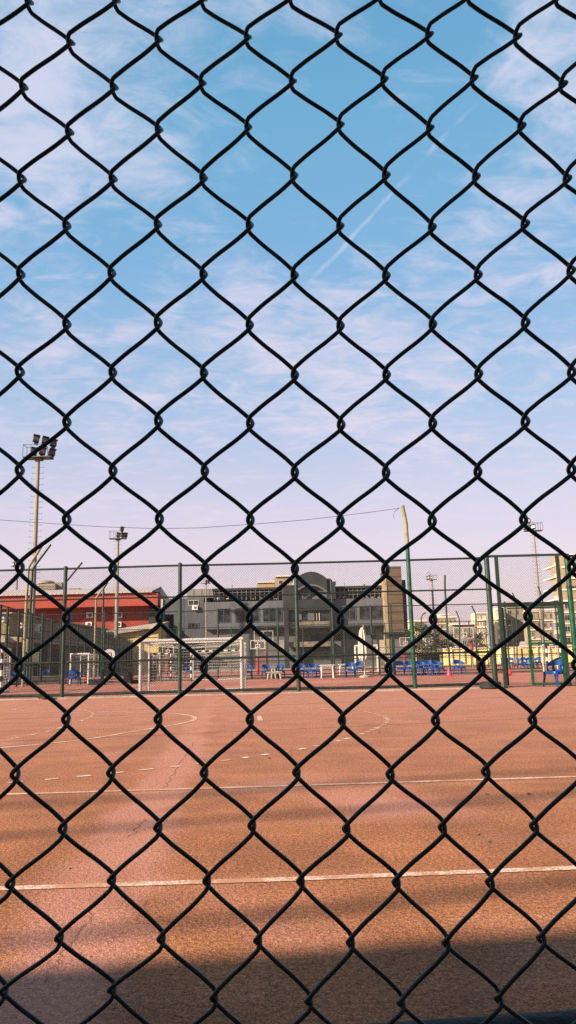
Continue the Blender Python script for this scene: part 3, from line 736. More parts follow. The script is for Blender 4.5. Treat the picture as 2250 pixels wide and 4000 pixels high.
# right hand blocks
def block(label, x0, y0, x1, D, dep, m, cols, rowsn, yb=2500, wm='glass', slabs=True, group='apartment blocks beyond the courts', bal=None):
    t = thing('apartment_block', at((x0 + x1) / 2, 2580, D), label, 'building', group)
    part('wall', m, t, [(x0, y0, x1, 2600, D, dep, True)])
    h = (yb - y0) / rowsn
    for r in range(rowsn):
        ya = y0 + h * r
        if slabs: part('floor_band', 'slab', t, [(x0 - 1, ya, x1 + 1, ya + h * .14, D - .25, .24)])
        for c in range(cols):
            w = (x1 - x0) / cols; xa = x0 + w * c + w * .22
            if random.random() < .12: continue
            window(t, xa, ya + h * .32, xa + w * random.uniform(.4, .58), ya + h * .82, D, 2, 1, 'frame' if random.random() < .6 else 'brown_grey', wm, .12)
            if random.random() < .3: ac_unit(t, xa + w * .1, ya + h * .84, xa + w * .38, ya + h * .99, D)
    part('roof', 'slab', t, [(x0 - 2, y0 - 4, x1 + 2, y0 - .05, D - .4, dep + .6)])
    if bal:
        for r in range(rowsn):
            ya = y0 + h * (r + 1)
            o = part('balcony', 'slab', t, [(bal[0], ya - 3, bal[1], ya + 1.5, D + 2, 9), (bal[0], ya - 14, bal[1], ya - 3.1, D + 2, .25)])
    return t
block('tall beige apartment block with stacked balconies rising behind the gate post at the far right', 2196, 2166, 2330, 200, 6, 'beige', 3, 8, 2520, bal=(2166, 2195.5))
block('sunlit beige block with rows of small windows left of the gate', 1862, 2396, 1906, 170, 4, 'beige_light', 4, 3, 2475, slabs=True)
block('narrow pale block beside the brown grey one, seen through the gate', 1942, 2378, 1976, 175, 4, 'beige_light', 2, 4, 2520)
block('broad brown grey block with few windows behind the gate lintel', 1976, 2372, 2066, 180, 4, 'brown_grey', 3, 4, 2520, slabs=False)
block('beige block half hidden behind the right floodlight mast', 2070, 2384, 2165, 172, 4, 'beige', 4, 4, 2530)
block('hazy low block just right of the brown tower', 1600, 2426, 1664, 240, 5, 'beige_light', 4, 2, 2470)
block('low brownish block on the skyline left of the bent posts', 1700, 2412, 1786, 230, 5, 'beige', 5, 3, 2480)
block('small block with a stepped top on the skyline', 1722, 2402, 1752, 234, 4, 'beige_light', 2, 3, 2470, slabs=False)
block('grey flat block behind the large outlined backboard', 1768, 2440, 1860, 130, 4, 'brown_grey', 3, 2, 2530, slabs=False)
yw = thing('boundary_wall', at(1960, 2590, 74), 'low bright yellow wall across the far end of the right court', 'wall')
part('wall', 'bright_yellow', yw, [(1735, 2528, 2420, 2600, 74, .4, True)])
part('base_course', 'rusty', yw, [(1735, 2590, 2420, 2602, 73.7, .29, True)])
part('coping', 'slab', yw, [(1733, 2524.5, 2422, 2527.8, 73.85, .7)])
for px in range(1760, 2420, 48): part('pilaster', 'slab', yw, [(px, 2528, px + 7, 2589, 73.85, .14)])
c0, c1 = at(2012, 2590, 73.6), at(2067, 2590, 73.6); zt_ = at(2040, 2522, 73.6)[2]
cc_ = (c0.x + c1.x) / 2; rr = (c1.x - c0.x) / 2
pl = [(c0.x, .2)] + [(cc_ - rr * cos(pi * i / 12), zt_ - rr + rr * sin(pi * i / 12)) for i in range(13)] + [(c1.x, .2)]
MB().prism(pl[::-1], 73.55, 73.69).build('arched_panel', 'yellow_wall', yw)

# unseen wall and rails added behind the viewer to shade the near court
sd = thing('shadow_caster', (0, -4, 0), 'unseen plain wall with high rails, added to shade the near strip of court', 'building')
sx = lambda x, d=0: -.95 + .13 * x - d
w = MB(); X0, X1 = -22., 12.
w.add([(X0, sx(X0), 0), (X1, sx(X1), 0), (X1, sx(X1, 6), 0), (X0, sx(X0, 6), 0), (X0, sx(X0), 4.4), (X1, sx(X1), 4.4), (X1, sx(X1, 6), 4.4), (X0, sx(X0, 6), 4.4)],
      [(3, 2, 1, 0), (4, 5, 6, 7), (0, 1, 5, 4), (1, 2, 6, 5), (2, 3, 7, 6), (3, 0, 4, 7)])
w.build('wall', 'shade_wall', sd)
for z in (6.1, 9.0, 10.6):  # rail heights chosen to cast the shadow bands on the court
    MB().tube([(-24, -.85 - 6.0, z), (10, -.85 + 2.5, z)], .04 if z < 7 else .055, 10).build('rail', 'dark_green', sd)
for x in (-24, 10): MB().tube([(x, -.85 + .25 * x, 0 if x > 0 else 4.4), (x, -.85 + .25 * x, 10.7)], .06, 8).build('rail_post', 'dark_green', sd)

# ------------------------------------------------------------------ trees
def tree(px, pyb, D, h, w, label, m='leaf', n=1100):
    b = at(px, pyb, D); base = Vector((b.x, D, 0))
    t = thing('tree', base, label, 'tree', 'trees beyond the courts')
    tr = MB().tube([base, base + Vector((.05, 0, h * .35)), base + Vector((-.06, .05, h * .7))], [.14, .10, .04], 8)
    for i in range(6):
        a = i * 1.1; z = h * (.3 + .07 * i); tr.tube([base + Vector((0, 0, z)), base + Vector((cos(a) * w * .33, sin(a) * w * .33, z + h * .22))], [.05, .015], 5)
    tr.build('trunk', 'bark', t, smooth=True)
    cr = MB(); cl = []
    for i in range(15):
        a = random.uniform(0, 2 * pi); zz = random.uniform(.3, .96); rr = w * .5 * sqrt(max(.08, 1 - ((zz - .6) / .45) ** 2)) * random.uniform(.3, 1)
        cl.append((base + Vector((cos(a) * rr, sin(a) * rr, zz * h)), w * random.uniform(.14, .26)))
    for i in range(n):
        c, r = random.choice(cl); d = Vector((random.gauss(0, 1), random.gauss(0, 1), random.gauss(0, .8))).normalized() * r * random.random() ** .4
        p = c + d; s = random.uniform(.07, .16)
        rot = Matrix.Rotation(random.uniform(0, 6.3), 3, 'Z') @ Matrix.Rotation(random.uniform(-1.2, 1.2), 3, 'X')
        cr.add([p + rot @ Vector(q) for q in ((-s, 0, 0), (0, -s * .6, .02), (s, 0, 0), (0, s * .6, .02))], [(0, 1, 2, 3)])
    cr.build('crown', m, t)
tree(1650, 2600, 76, 4.3, 3.0, 'dark bushy tree showing right of the tall green post')
tree(1700, 2600, 78, 3.6, 2.6, 'low dusty green tree left of the red cone', 'grey_leaf')
tree(1615, 2600, 82, 3.8, 2.2, 'small dark tree hidden behind the tall green post')
tree(1745, 2600, 80, 3.4, 2.4, 'pale dusty tree behind the row of bent posts', 'grey_leaf')
tree(1885, 2600, 90, 3.6, 2.6, 'dusty tree against the sunlit beige block', 'grey_leaf')
# street lamp
b = at(1650, 2600, 120); z = lambda x, y: at(x, y, 120)
tag(MB().tube([(b.x, 120, 0), z(1648, 2450), z(1645, 2412), z(1652, 2399), z(1664, 2393)], .11, 6).build('street_lamp', 'steel', loc=(b.x, 120, 0)), 'thin curved street lamp on the skyline right of the tower', 'street lamp')

# ------------------------------------------------------------------ goals
def goal(x0, x1, y, h, depth, label, striped=False, net=True, r=.045, back=1, shear=0., post_m='white', cell=.13, twin=False):
    t = thing('goal', ((x0 + x1) / 2, y, 0), label, 'goal', 'goals on the courts')
    by = y + depth * back
    def stick(name, p, q):
        p, q = Vector(p), Vector(q)
        o = MB().tube([p, q], r, 10).build(name, post_m, t, smooth=True)
        if striped:
            n = max(3, int((q - p).length / .2))
            for i in range(0, n, 2):
                MB().tube([p.lerp(q, i / n), p.lerp(q, (i + 1) / n)], r * 1.06, 10).build('black_stripe', 'black', o, smooth=True)
    stick('post', (x0, y, 0), (x0, y, h)); stick('post', (x1, y, 0), (x1, y, h)); stick('crossbar', (x0 - r, y, h), (x1 + r, y, h))
    m = MB(); q = r * .55
    for x in (x0, x1):
        m.tube([(x + shear, by, 0), (x + shear, by, h * .97)], q, 8); m.tube([(x, y, h), (x + shear, by, h * .97)], q, 8); m.tube([(x, y, .04), (x + shear, by, .04)], q, 8)
    m.tube([(x0 + shear, by, .04), (x1 + shear, by, .04)], q, 8); m.tube([(x0 + shear, by, h * .97), (x1 + shear, by, h * .97)], q, 8)
    m.build('back_frame', post_m, t, smooth=True)
    if net:
        nb = MB(); wd = x1 - x0; nx = int(wd / cell); nz = int(h / cell); nd = max(2, int(depth / cell)); rn = .0048
        def bk(u, v):   # back sheet, bulging and sagging
            sg = .16 * sin(pi * u) * sin(pi * min(1, v * 1.02)) + .02 * sin(9 * u + 4 * v)
            return Vector((x0 + shear + wd * u + .02 * sin(7 * v + 5 * u), by - back * (.25 * (v > 0) * 0) + back * sg, max(.03, h * .97 * (.2 + .8 * v) - .10 * sin(pi * u) * v + .02 * sin(13 * u))))
        for i in range(nx + 1): nb.tube([bk(i / nx, k / 8) for k in range(9)], rn, 3, False)
        for k in range(nz + 1): nb.tube([bk(i / 12, k / nz) for i in range(13)], rn, 3, False)
        for k in range(nd + 1):
            f = k / nd
            nb.tube([Vector((x0 + wd * u / 12, y, h)).lerp(bk(u / 12, 1), f) - Vector((0, 0, .12 * sin(pi * f) + .06 * sin(pi * u / 12) * (f > 0))) for u in range(13)], rn, 3, False)
        for i in range(nx + 1):
            u = i / nx; nb.tube([Vector((x0 + wd * u, y, h)).lerp(bk(u, 1), f / 4) - Vector((0, 0, .12 * sin(pi * f / 4) + .06 * sin(pi * u) * (f > 0))) for f in range(5)], rn, 3, False)
        for xx in (x0, x1):
            for k in range(nz + 1): z = h * .97 * k / nz; nb.tube([(xx, y, z), (xx + shear * .5 + .03, (y + by) / 2, z - .03), (xx + shear, by, z)], rn, 3, False)
            for k in range(nd + 1): f = k / nd; nb.tube([(xx + shear * f, y + (by - y) * f, .02), (xx + shear * f + .03, y + (by - y) * f, h * .5), (xx + shear * f, y + (by - y) * f, h * .97)], rn, 3, False)
        nb.build('net', 'net', t)
    return t
goal(-5.2, -1.72, 26.9, 1.78, 1.35, 'large white goal with a sagging white net just behind the court fence', r=.06, shear=.05)
goal(xat(747, 2600, 43.9), xat(959, 2600, 43.9), 43.9, 1.62, .9, 'black and white striped goal seen through the large white net', True, True, .055, cell=.2)
goal(xat(276, 2600, 44.5), xat(346, 2600, 44.5), 44.5, 1.66, .8, 'white framed goal with a loose net behind the lone blue chair', False, True, .05, cell=.16, shear=.35)
goal(xat(603, 2600, 49), xat(668, 2600, 49), 49, 1.6, .8, 'narrow striped goal between the large goal and its left post', True, True, .055, cell=.2, shear=.2)
goal(xat(2139, 2600, 41.5), xat(2195, 2600, 41.5), 41.5, 1.5, .7, 'small netted goal with striped posts behind the right gate leaf', True, True, .06, cell=.13)
goal(xat(-110, 2600, 31.5), xat(7, 2600, 31.5), 31.5, 1.8, .9, 'striped goal cut off at the left edge', True, True, .06, cell=.15)
goal(xat(1391, 2600, 58), xat(1478, 2600, 58), 58, 1.95, .8, 'plain white goal behind the folded parasol', False, False, .06)

# ------------------------------------------------------------------ basketball hoops
def hoop(px0, py0, px1, py1, D, label, style='outline', pad=True, pole_px=None, zpad=(.1, 2.1), ring=True):
    xm = (px0 + px1) / 2; ym = (py0 + py1) / 2
    X0, X1 = at(px0, ym, D)[0], at(px1, ym, D)[0]; Z1, Z0 = at(xm, py0, D)[2], at(xm, py1, D)[2]; cx = (X0 + X1) / 2; w = X1 - X0; h = Z1 - Z0
    pxx = at(pole_px, ym, D)[0] if pole_px else cx
    t = thing('basketball_hoop', (pxx, D + .5, 0), label, 'basketball hoop', 'basketball hoops around the courts')
    MB().tube([(pxx, D + .5, 0), (pxx, D + .5, Z0 + h * .2), (cx, D + .12, Z0 + h * .45)], .07, 8).build('pole', 'pale_post' if pad else 'dark_green', t, smooth=True)
    if pad: MB().lathe((pxx, D + .5, zpad[0]), [(.125, 0), (.125, (zpad[1] - zpad[0]) * .55), (.09, zpad[1] - zpad[0])], 12).build('post_pad', 'red_pad', t, smooth=True)
    b = MB()
    if style == 'outline':
        e = .05
        for a in (X0, X1 - e): b.box((a, D, Z0), (a + e, D + .06, Z1))
        for a in (Z0, Z1 - e): b.box((X0 + e, D + .002, a), (X1 - e, D + .058, a + e))
        ix, iz = w * .17, h * .42
        for a in (cx - ix, cx + ix - e): b.box((a, D, Z0 + h * .1), (a + e, D + .06, Z0 + h * .1 + iz))
        for a in (Z0 + h * .1, Z0 + h * .1 + iz - e): b.box((cx - ix + e, D + .002, a), (cx + ix - e, D + .058, a + e))
        b.bar((cx, D + .08, Z0 + e), (cx, D + .08, Z1 - e), .05)
        bo = b.build('backboard', 'white', t)
    else:
        poly = [(X0, Z0 + h * .25), (X0 + w * .14, Z0), (X1 - w * .14, Z0), (X1, Z0 + h * .25)] + [(cx + w / 2 * cos(pi * i / 14), Z0 + h * .45 + h * .55 * sin(pi * i / 14)) for i in range(15)]
        bo = b.prism(poly[::1], D, D + .05).build('backboard', 'white', t)
        if style == 'marked':
            q = MB(); s = .05
            for a in (cx - w * .2, cx + w * .2 - s): q.box((a, D - .012, Z0 + h * .12), (a + s, D - .002, Z0 + h * .58))
            q.box((cx - w * .2 + s, D - .012, Z0 + h * .58 - s), (cx + w * .2 - s, D - .002, Z0 + h * .58)); q.build('target_mark', 'black', bo)
            MB().tube([(x, D + .025, z + .0) for x, z in poly] + [(poly[0][0], D + .025, poly[0][1])], .035, 6).build('board_rim', 'black', bo)
    if ring:
        rr = .23; MB().tube([(cx + rr * cos(2 * pi * i / 14), D - .3 + rr * sin(2 * pi * i / 14), Z0 + h * .1) for i in range(15)], .018, 6, False).bar((cx, D - .07, Z0 + h * .1), (cx, D, Z0 + h * .1), .06).build('rim', 'red_pad' if style != 'outline' else 'white', t)
hoop(978, 2500, 1035, 2535, 56, 'outlined basketball backboard on a red padded post, left of the two near blue chairs', pole_px=1004, zpad=(.1, 1.3))
hoop(992, 2464, 1067, 2507, 74, 'larger outlined basketball backboard behind, higher up, on a red padded post', pole_px=1037, zpad=(.2, 1.9))
hoop(1561, 2490, 1609, 2523, 70, 'outlined basketball backboard beside the tall green post, below the tower', pole_px=1580, zpad=(.1, 1.9))
hoop(1771, 2450, 1850, 2494, 66, 'large outlined basketball backboard on a dark red post near the gate', pole_px=1844, zpad=(.9, 2.6))
hoop(404, 2535, 450, 2569, 60, 'white fan-shaped basketball backboard with a black square mark', 'marked', False)
hoop(2029, 2504, 2057, 2533, 70, 'small glaring white fan-shaped basketball backboard before the yellow wall', 'plain', False)
hoop(633, 2521, 679, 2556, 64, 'outlined basketball backboard seen inside the large white goal', pole_px=648, zpad=(.1, 1.6))
for px, D, zb, label in ((1209, 62, 2.0, 'thin dark red padded post behind the table'), (1480, 62, 2.0, 'thin red padded post right of the folded parasol')):
    pass

# ------------------------------------------------------------------ chairs
def make_chair(m='blue'):
    t = thing('armchair', (0, 0, 0), 'blue plastic armchair', 'chair')
    sh = MB()
    n = 30; A = radians(118)
    rows_ = []
    def P(phi, z):   # plan is a rounded U, open to -y
        rx, ry = .27, .26; k = 1 + .10 * (z - .45) / .35
        return Vector((rx * k * sin(phi), .0 + ry * k * cos(phi) + .04, z))
    top = lambda f: .62 + .19 * max(0, cos(f * .80)) ** 1.6 - .02 * (abs(f) > 1.7)
    bot = lambda f: .57 + .02 * cos(f)
    th = .022
    ring = []
    for i in range(n + 1):
        phi = -A + 2 * A * i / n
        o = P(phi, bot(phi)); u = P(phi, top(phi)); c = Vector((0, .04, 0))
        inn = lambda p: Vector((p.x * (1 - th / .27), (p.y - .04) * (1 - th / .26) + .04, p.z))
        ring.append([o, u, inn(u), inn(o)])
    vs = [p for r in ring for p in r]
    fs = [(4 * i + k, 4 * i + 4 + k, 4 * i + 4 + (k + 1) % 4, 4 * i + (k + 1) % 4) for i in range(n) for k in range(4)] + [(0, 1, 2, 3), (4 * n + 3, 4 * n + 2, 4 * n + 1, 4 * n)]
    sh.add(vs, fs)
    # rolled rim along the top
    sh.tube([P(-A + 2 * A * i / n, top(-A + 2 * A * i / n)) for i in range(n + 1)], .02, 6)
    # struts tying the shell to the seat
    for phi in (-2.0, -1.1, 1.1, 2.0):
        p, q = P(phi, .60), P(phi, .41)
        sh.bar(q * 1.0, p, .07, .025)
    lowb = []
    for i in range(n + 1):
        phi = -1.15 + 2.3 * i / n; o = P(phi, .40); u = P(phi, .47)
        lowb.append([o, u, Vector((u.x * .93, u.y * .93, u.z)), Vector((o.x * .93, o.y * .93, o.z))])
    sh.add([p for r in lowb for p in r], fs)
    sh.build('backrest', m, t, smooth=True)
    s = MB(); k = 20
    prof = [((.25 * (abs(cos(a)) ** .5) * (1 if cos(a) > 0 else -1)), (.25 * (abs(sin(a)) ** .5) * (1 if sin(a) > 0 else -1)) - .02) for a in (2 * pi * i / k for i in range(k))]
    vs = []
    for z, sc in ((.34, 1.0), (.41, 1.0), (.425, .97), (.405, .8)): vs += [(x * sc, y * sc, z) for x, y in prof]
    fs2 = [(i * k + j, i * k + (j + 1) % k, (i + 1) * k + (j + 1) % k, (i + 1) * k + j) for i in range(3) for j in range(k)] + [tuple(3 * k + j for j in range(k))]
    s.add(vs, fs2); s.build('seat', m, t, smooth=True)
    for sx_, sy in ((-1, -1), (1, -1), (1, 1), (-1, 1)):
        l = MB(); a = Vector((sx_ * .225, sy * .2 - .01, .41)); b = Vector((sx_ * .265, sy * .27, 0))
        l.tube([a, a.lerp(b, .45) + Vector((-sx_ * .008, 0, 0)), b], [.05, .032, .024], 8)
        l.build('leg', m, t, smooth=True)
    return t
used = []
ch = make_chair(); GC = 'blue plastic armchairs on the courts'
def chair(px, py, rz, label, s=1.0):
    p = G(px, py); return place(ch, used, (p.x, p.y + .2, 0), radians(rz), label, GC, s)
chair(2186, 2681, -62, 'large blue armchair beside the right gate post, nearest of all', 1.1)
chair(286, 2679, 180, 'lone blue armchair at the left, in front of the loose white goal net')
chair(967, 2652, 10, 'dark-shaded blue armchair half behind the striped goal post')
chair(1045, 2652, 32, 'blue armchair left of the pair by the small grey table')
chair(1090, 2651, -28, 'blue armchair right of the pair by the small grey table')
chair(1180, 2650, 28, 'blue armchair partly hidden behind the middle fence post')
chair(1228, 2650, 24, 'blue armchair just left of the white table')
chair(1370, 2647, -12, 'blue armchair left of the folded parasol')
chair(1563, 2641, -8, 'blue armchair in front of the red padded hoop post')
chair(1606, 2640, 20, 'shaded blue armchair tucked against the tall green post')
chair(1652, 2641, 26, 'blue armchair just right of the tall green post')
chair(1678, 2637, -20, 'dark blue armchair tucked between two brighter chairs')
chair(1714, 2640, 24, 'blue armchair left of the standing red cone')
chair(1800, 2636, 16, 'blue armchair alone between the red cone and the gate')
chair(40, 2668, 70, 'blue armchair in shade at the left edge, left of the mast foot')
chair(1408, 2634, 5, 'purplish blue armchair behind the parasol pole')
chair(122 + 55, 2661, 0, 'shaded blue armchair right of the mast foot')
chair(738, 2645, 10, 'blue armchair seen through the goal net beside the striped post')
for i, (px, py, rz) in enumerate(((1978, 2611, 40), (1996, 2610, -30), (2040, 2610, 70), (2056, 2609, 10), (2072, 2611, -40), (2088, 2610, 30), (2102, 2609, -60))):
    lab = ['leftmost of two far blue armchairs seen through the open gate', 'second of two far blue armchairs seen through the open gate',
           'first chair of the far cluster behind the gate leaf stile', 'second chair of the far cluster behind the gate leaf stile', 'middle chair of the far cluster behind the gate leaf stile',
           'fourth chair of the far cluster behind the gate leaf stile', 'last chair at the right of the far cluster behind the gate leaf'][i]
    chair(px, py, rz, lab)

# ------------------------------------------------------------------ tables, parasol, cones, bins, tyre
def table(px0, px1, py, D, h, label, m='white'):
    x0, x1 = at(px0, 2620, D)[0], at(px1, 2620, D)[0]
    t = thing('table', ((x0 + x1) / 2, D, 0), label, 'table', 'plastic tables by the chairs')
    MB().box((x0, D - .38, h - .045), (x1, D + .38, h)).box((x0 + .06, D - .33, h - .11), (x1 - .06, D + .33, h - .046)).build('tabletop', m, t)
    for sx_, sy in ((0, -1), (1, -1), (1, 1), (0, 1)):
        x = (x0 + .12) if sx_ == 0 else (x1 - .12); o = .05 * (1 if sx_ else -1)
        MB().tube([(x, D + sy * .28, h - .1), (x + o, D + sy * .32, 0)], [.06, .04], 8).build('leg', m, t, smooth=True)
table(1249, 1307, 2650, 43.1, .72, 'white plastic table between two groups of blue chairs')
table(1322, 1384, 2640, 50, .70, 'white plastic table farther back, right of a fence post')
table(1056, 1082, 2650, 45.0, .68, 'small grey table between the pair of blue chairs', 'fascia')
table(1040, 1102, 2650, 43.0, .42, 'low grey bench in front of the pair of blue chairs', 'fascia')

p = G(1426, 2646); um = thing('parasol', (p.x, p.y, 0), 'folded cream parasol on a wooden pole, standing between chairs', 'parasol')
MB().tube([(p.x, p.y, 0), (p.x + .02, p.y, 2.75)], .035, 10).build('pole', 'wood', um, smooth=True)
cv = MB(); n = 40; zz = [(.95, .20), (1.15, .235), (1.6, .225), (2.1, .19), (2.5, .13), (2.68, .05)]
for z, r in zz: pass
vs = []
for z, r in zz:
    for i in range(n):
        a = 2 * pi * i / n; q = r * (1 + .24 * cos(8 * a + z)); 
        vs.append((p.x - .05 + q * cos(a), p.y + q * sin(a), z + (.10 * cos(8 * a + 1) if z < 1.0 else 0)))
cv.add(vs, [(j * n + i, j * n + (i + 1) % n, (j + 1) * n + (i + 1) % n, (j + 1) * n + i) for j in range(len(zz) - 1) for i in range(n)] + [tuple((len(zz) - 1) * n + i for i in range(n))])
cv.build('canopy', 'canvas', um, smooth=True)
MB().lathe((p.x + .02, p.y, 2.68), [(.05, 0), (.04, .1), (.015, .16)], 10).build('finial', 'wood', um)
MB().lathe((p.x, p.y, 0), [(.3, 0), (.3, .07), (.22, .1), (.06, .12), (.06, .35)], 16).build('base', 'fascia', um)

def cone(loc, label, lying=False):
    t = thing('traffic_cone', loc, label, 'cone', 'red training cones')
    a = MB(); prof = [(.15, .035), (.12, .12), (.03, .42), (.022, .44)]
    l = Vector(loc)
    if not lying:
        a.lathe(l, prof, 16); a.build('body', 'cone', t, smooth=True); MB().box(l + Vector((-.19, -.19, 0)), l + Vector((.19, .19, .034))).build('base', 'cone', t)
    else:
        R = Matrix.Rotation(radians(78), 4, 'X') ; c = l + Vector((0, .02, .2))
        for k in range(1): pass
        v = []; 
        a.lathe((0, 0, 0), prof, 16); a.v = [tuple(c + (R.to_3x3() @ Vector((x, y, -z))) * 1.0) for x, y, z in a.v]; a.v = [(x, 2 * c.y - y, z) for x, y, z in a.v]; a.build('body', 'cone', t, smooth=True)
        f = MB(); n = 20
        vs = []
        for r in (.2, .13):
            for y in (-.02, .02): vs += [(c.x + r * cos(2 * pi * i / n), c.y + y, c.z + r * sin(2 * pi * i / n)) for i in range(n)]
        fs = []
        for i in range(n):
            j = (i + 1) % n
            fs += [(i, j, n + j, n + i), (2 * n + j, 2 * n + i, 3 * n + i, 3 * n + j), (j, i, 2 * n + i, 2 * n + j), (n + i, n + j, 3 * n + j, 3 * n + i)]
        f.add(vs, fs); f.build('base', 'cone', t, smooth=True)
    return t
q = G(1755, 2643); cone((q.x, q.y, 0), 'upright red training cone between two blue chairs').scale = (1.05,) * 3
q = G(1989, 2640); cone((q.x, q.y, 0), 'red cone lying on its side in the open gateway, its base ring facing out', True).scale = (.8,) * 3

q = G(1908, 2689); q.y = Y1 - .42
ty_ = thing('tyre', (q.x, q.y, 0), 'black car tyre lying flat against the gate post', 'tyre')
tm = MB(); n = 44; prof = [(.19, .03), (.27, .0), (.315, .025), (.32, .07), (.312, .085), (.32, .10), (.32, .13), (.312, .145), (.315, .19), (.27, .215), (.19, .19), (.175, .11)]
vs = [(q.x + r * cos(2 * pi * k / n), q.y + r * sin(2 * pi * k / n), z) for r, z in prof for k in range(n)]
m_ = len(prof)
tm.add(vs, [(i * n + k, i * n + (k + 1) % n, ((i + 1) % m_) * n + (k + 1) % n, ((i + 1) % m_) * n + k) for i in range(m_) for k in range(n)])
tm.build('tread', 'rubber', ty_, smooth=True)
tl = MB()
for k in range(36):
    a = 2 * pi * k / 36
    tl.obox((q.x + .318 * cos(a), q.y + .318 * sin(a), .045), (.016, .028, .04), Matrix.Rotation(a, 3, 'Z')); tl.obox((q.x + .318 * cos(a + .08), q.y + .318 * sin(a + .08), .168), (.016, .028, .04), Matrix.Rotation(a + .08, 3, 'Z'))
tl.build('tread_block', 'rubber', ty_)

def bin_(px, py, h, label, r=.26):
    q = G(px, py); q.y += .3
    t = thing('wheelie_bin', (q.x, q.y, 0), label, 'bin', 'black waste bins')
    b = MB(); w0, w1 = r * .72, r
    def ringv(w, z): return [(q.x + sx_ * w, q.y + sy * w, z) for sx_, sy in ((-1, -1), (1, -1), (1, 1), (-1, 1))]
    b.add(ringv(w0, .05) + ringv(w1, h * .9), [(3, 2, 1, 0), (4, 5, 6, 7)] + [(i, (i + 1) % 4, 4 + (i + 1) % 4, 4 + i) for i in range(4)]).build('body', 'bin', t)
    MB().box((q.x - r * 1.12, q.y - r * 1.15, h * .9 + .003), (q.x + r * 1.12, q.y + r * 1.15, h * .97)).box((q.x - r * .9, q.y - r * .9, h * .97 + .001), (q.x + r * .9, q.y + r, h)).build('lid', 'bin', t)
    for s in (-1, 1): MB().tube([(q.x + s * w0, q.y + w0 + .02, .08), (q.x + s * (w0 + .05), q.y + w0 + .02, .08)], .08, 12).build('wheel', 'rubber', t)
bin_(497, 2672, .86, 'black wheelie bin left of the large white goal')
bin_(593, 2658, .80, 'black wheelie bin seen inside the large white goal')
def crate(px0, px1, py, h, label):
    a, b = G(px0, py), G(px1, py)
    t = thing('storage_box', ((a.x + b.x) / 2, a.y, 0), label, 'box', 'low black boxes')
    MB().box((a.x, a.y, 0), (b.x, a.y + .45, h * .8)).build('body', 'bin', t); MB().box((a.x - .02, a.y - .02, h * .8 + .001), (b.x + .02, a.y + .47, h)).build('lid', 'bin', t)
crate(345, 394, 2677, .26, 'low black box on the ground below the fan-shaped backboard')
crate(508, 542, 2671, .2, 'low black box right of the wheelie bin')
crate(8, 30, 2678, .34, 'dark box at the left edge beside the shaded blue chair')
crate(1870, 1915, 2612, .5, 'grey box by the foot of the dark red hoop post')
for px, py, r, label in ((254, 2668, .13, 'orange ball on the ground left of the lone blue chair'), (334, 2658, .13, 'dull red ball by the loose goal net')):
    q = G(px, py); m = MB().lathe((q.x, q.y, 0), [(.01, 0)] + [(r * sin(pi * i / 12), r - r * cos(pi * i / 12)) for i in range(1, 12)] + [(.01, 2 * r)], 18)
    tag(m.build('ball', 'cone', loc=(q.x, q.y, 0), smooth=True), label, 'ball')
q = G(158, 2736); q.y = 24.3; wd = MB()
for i in range(46):
    a = random.uniform(0, 2 * pi); l = random.uniform(.08, .28); b_ = q + Vector((random.uniform(-.2, .2), random.uniform(-.05, .05), .0)); tip = b_ + Vector((cos(a) * l, sin(a) * l * .5, l * .55)); n_ = Vector((-sin(a), cos(a), 0)) * .025
    wd.add([b_, b_.lerp(tip, .5) + n_ + Vector((0, 0, .04)), tip, b_.lerp(tip, .5) - n_ + Vector((0, 0, .04))], [(0, 1, 2, 3)])
tag(wd.build('weed', 'weed', loc=tuple(q)), 'small yellow green weed growing at the kerb below the left fence bay', 'weed')

q0, q1 = G(36, 2674), G(243, 2668)
pw = thing('planter_wall', ((q0.x + q1.x) / 2, q1.y, 0), 'low dark reddish planter wall at the left, behind the lone blue chair', 'planter')
MB().box((q0.x - 4, q1.y, 0), (q1.x, q1.y + .6, .36)).build('wall', 'dark_kerb', pw)
MB().box((q0.x - 4, q1.y - .03, .363), (q1.x + .03, q1.y + .63, .42)).build('coping', 'rusty', pw)
c = ORG[ma.name]
MB().box((c.x - .36, c.y - .75, 2.05), (c.x + .05, c.y - .3, 2.95)).build('electrical_box', 'yellow_col', ma)
p0, p1 = at(112, 2548, 54), at(152, 2592, 54)
nb_ = thing('notice_panel', ((p0.x + p1.x) / 2, 54, 0), 'pale grey green panel on two posts at the foot of the tallest mast', 'panel')
MB().box((p0.x, 54, p1.z), (p1.x, 54.05, p0.z)).build('board', 'grey_leaf', nb_)
for x in (p0.x + .08, p1.x - .08): MB().tube([(x, 54.09, 0), (x, 54.09, p0.z - .05)], .035, 8).build('leg', 'dark_green', nb_)
Ds = 60.; p0, p1 = at(1628, 2551, Ds), at(1724, 2551, Ds)
sh_ = thing('team_shelter', ((p0.x + p1.x) / 2, Ds, 0), 'low dark team shelter behind the chairs right of the tall green post', 'shelter')
MB().box((p0.x, Ds - .6, p0.z - .12), (p1.x, Ds + .6, p0.z)).build('roof', 'charcoal', sh_)
MB().box((p0.x + .05, Ds + .5, .1), (p1.x - .05, Ds + .55, p0.z - .125)).build('back_panel', 'charcoal', sh_)
for x in (p0.x + .06, (p0.x + p1.x) / 2, p1.x - .06): MB().tube([(x, Ds - .5, 0), (x, Ds - .5, p0.z - .12)], .03, 8).build('support_post', 'dark_green', sh_)
MB().box((p0.x + .1, Ds + .1, .38), (p1.x - .1, Ds + .49, .43)).build('bench_seat', 'wood', sh_)

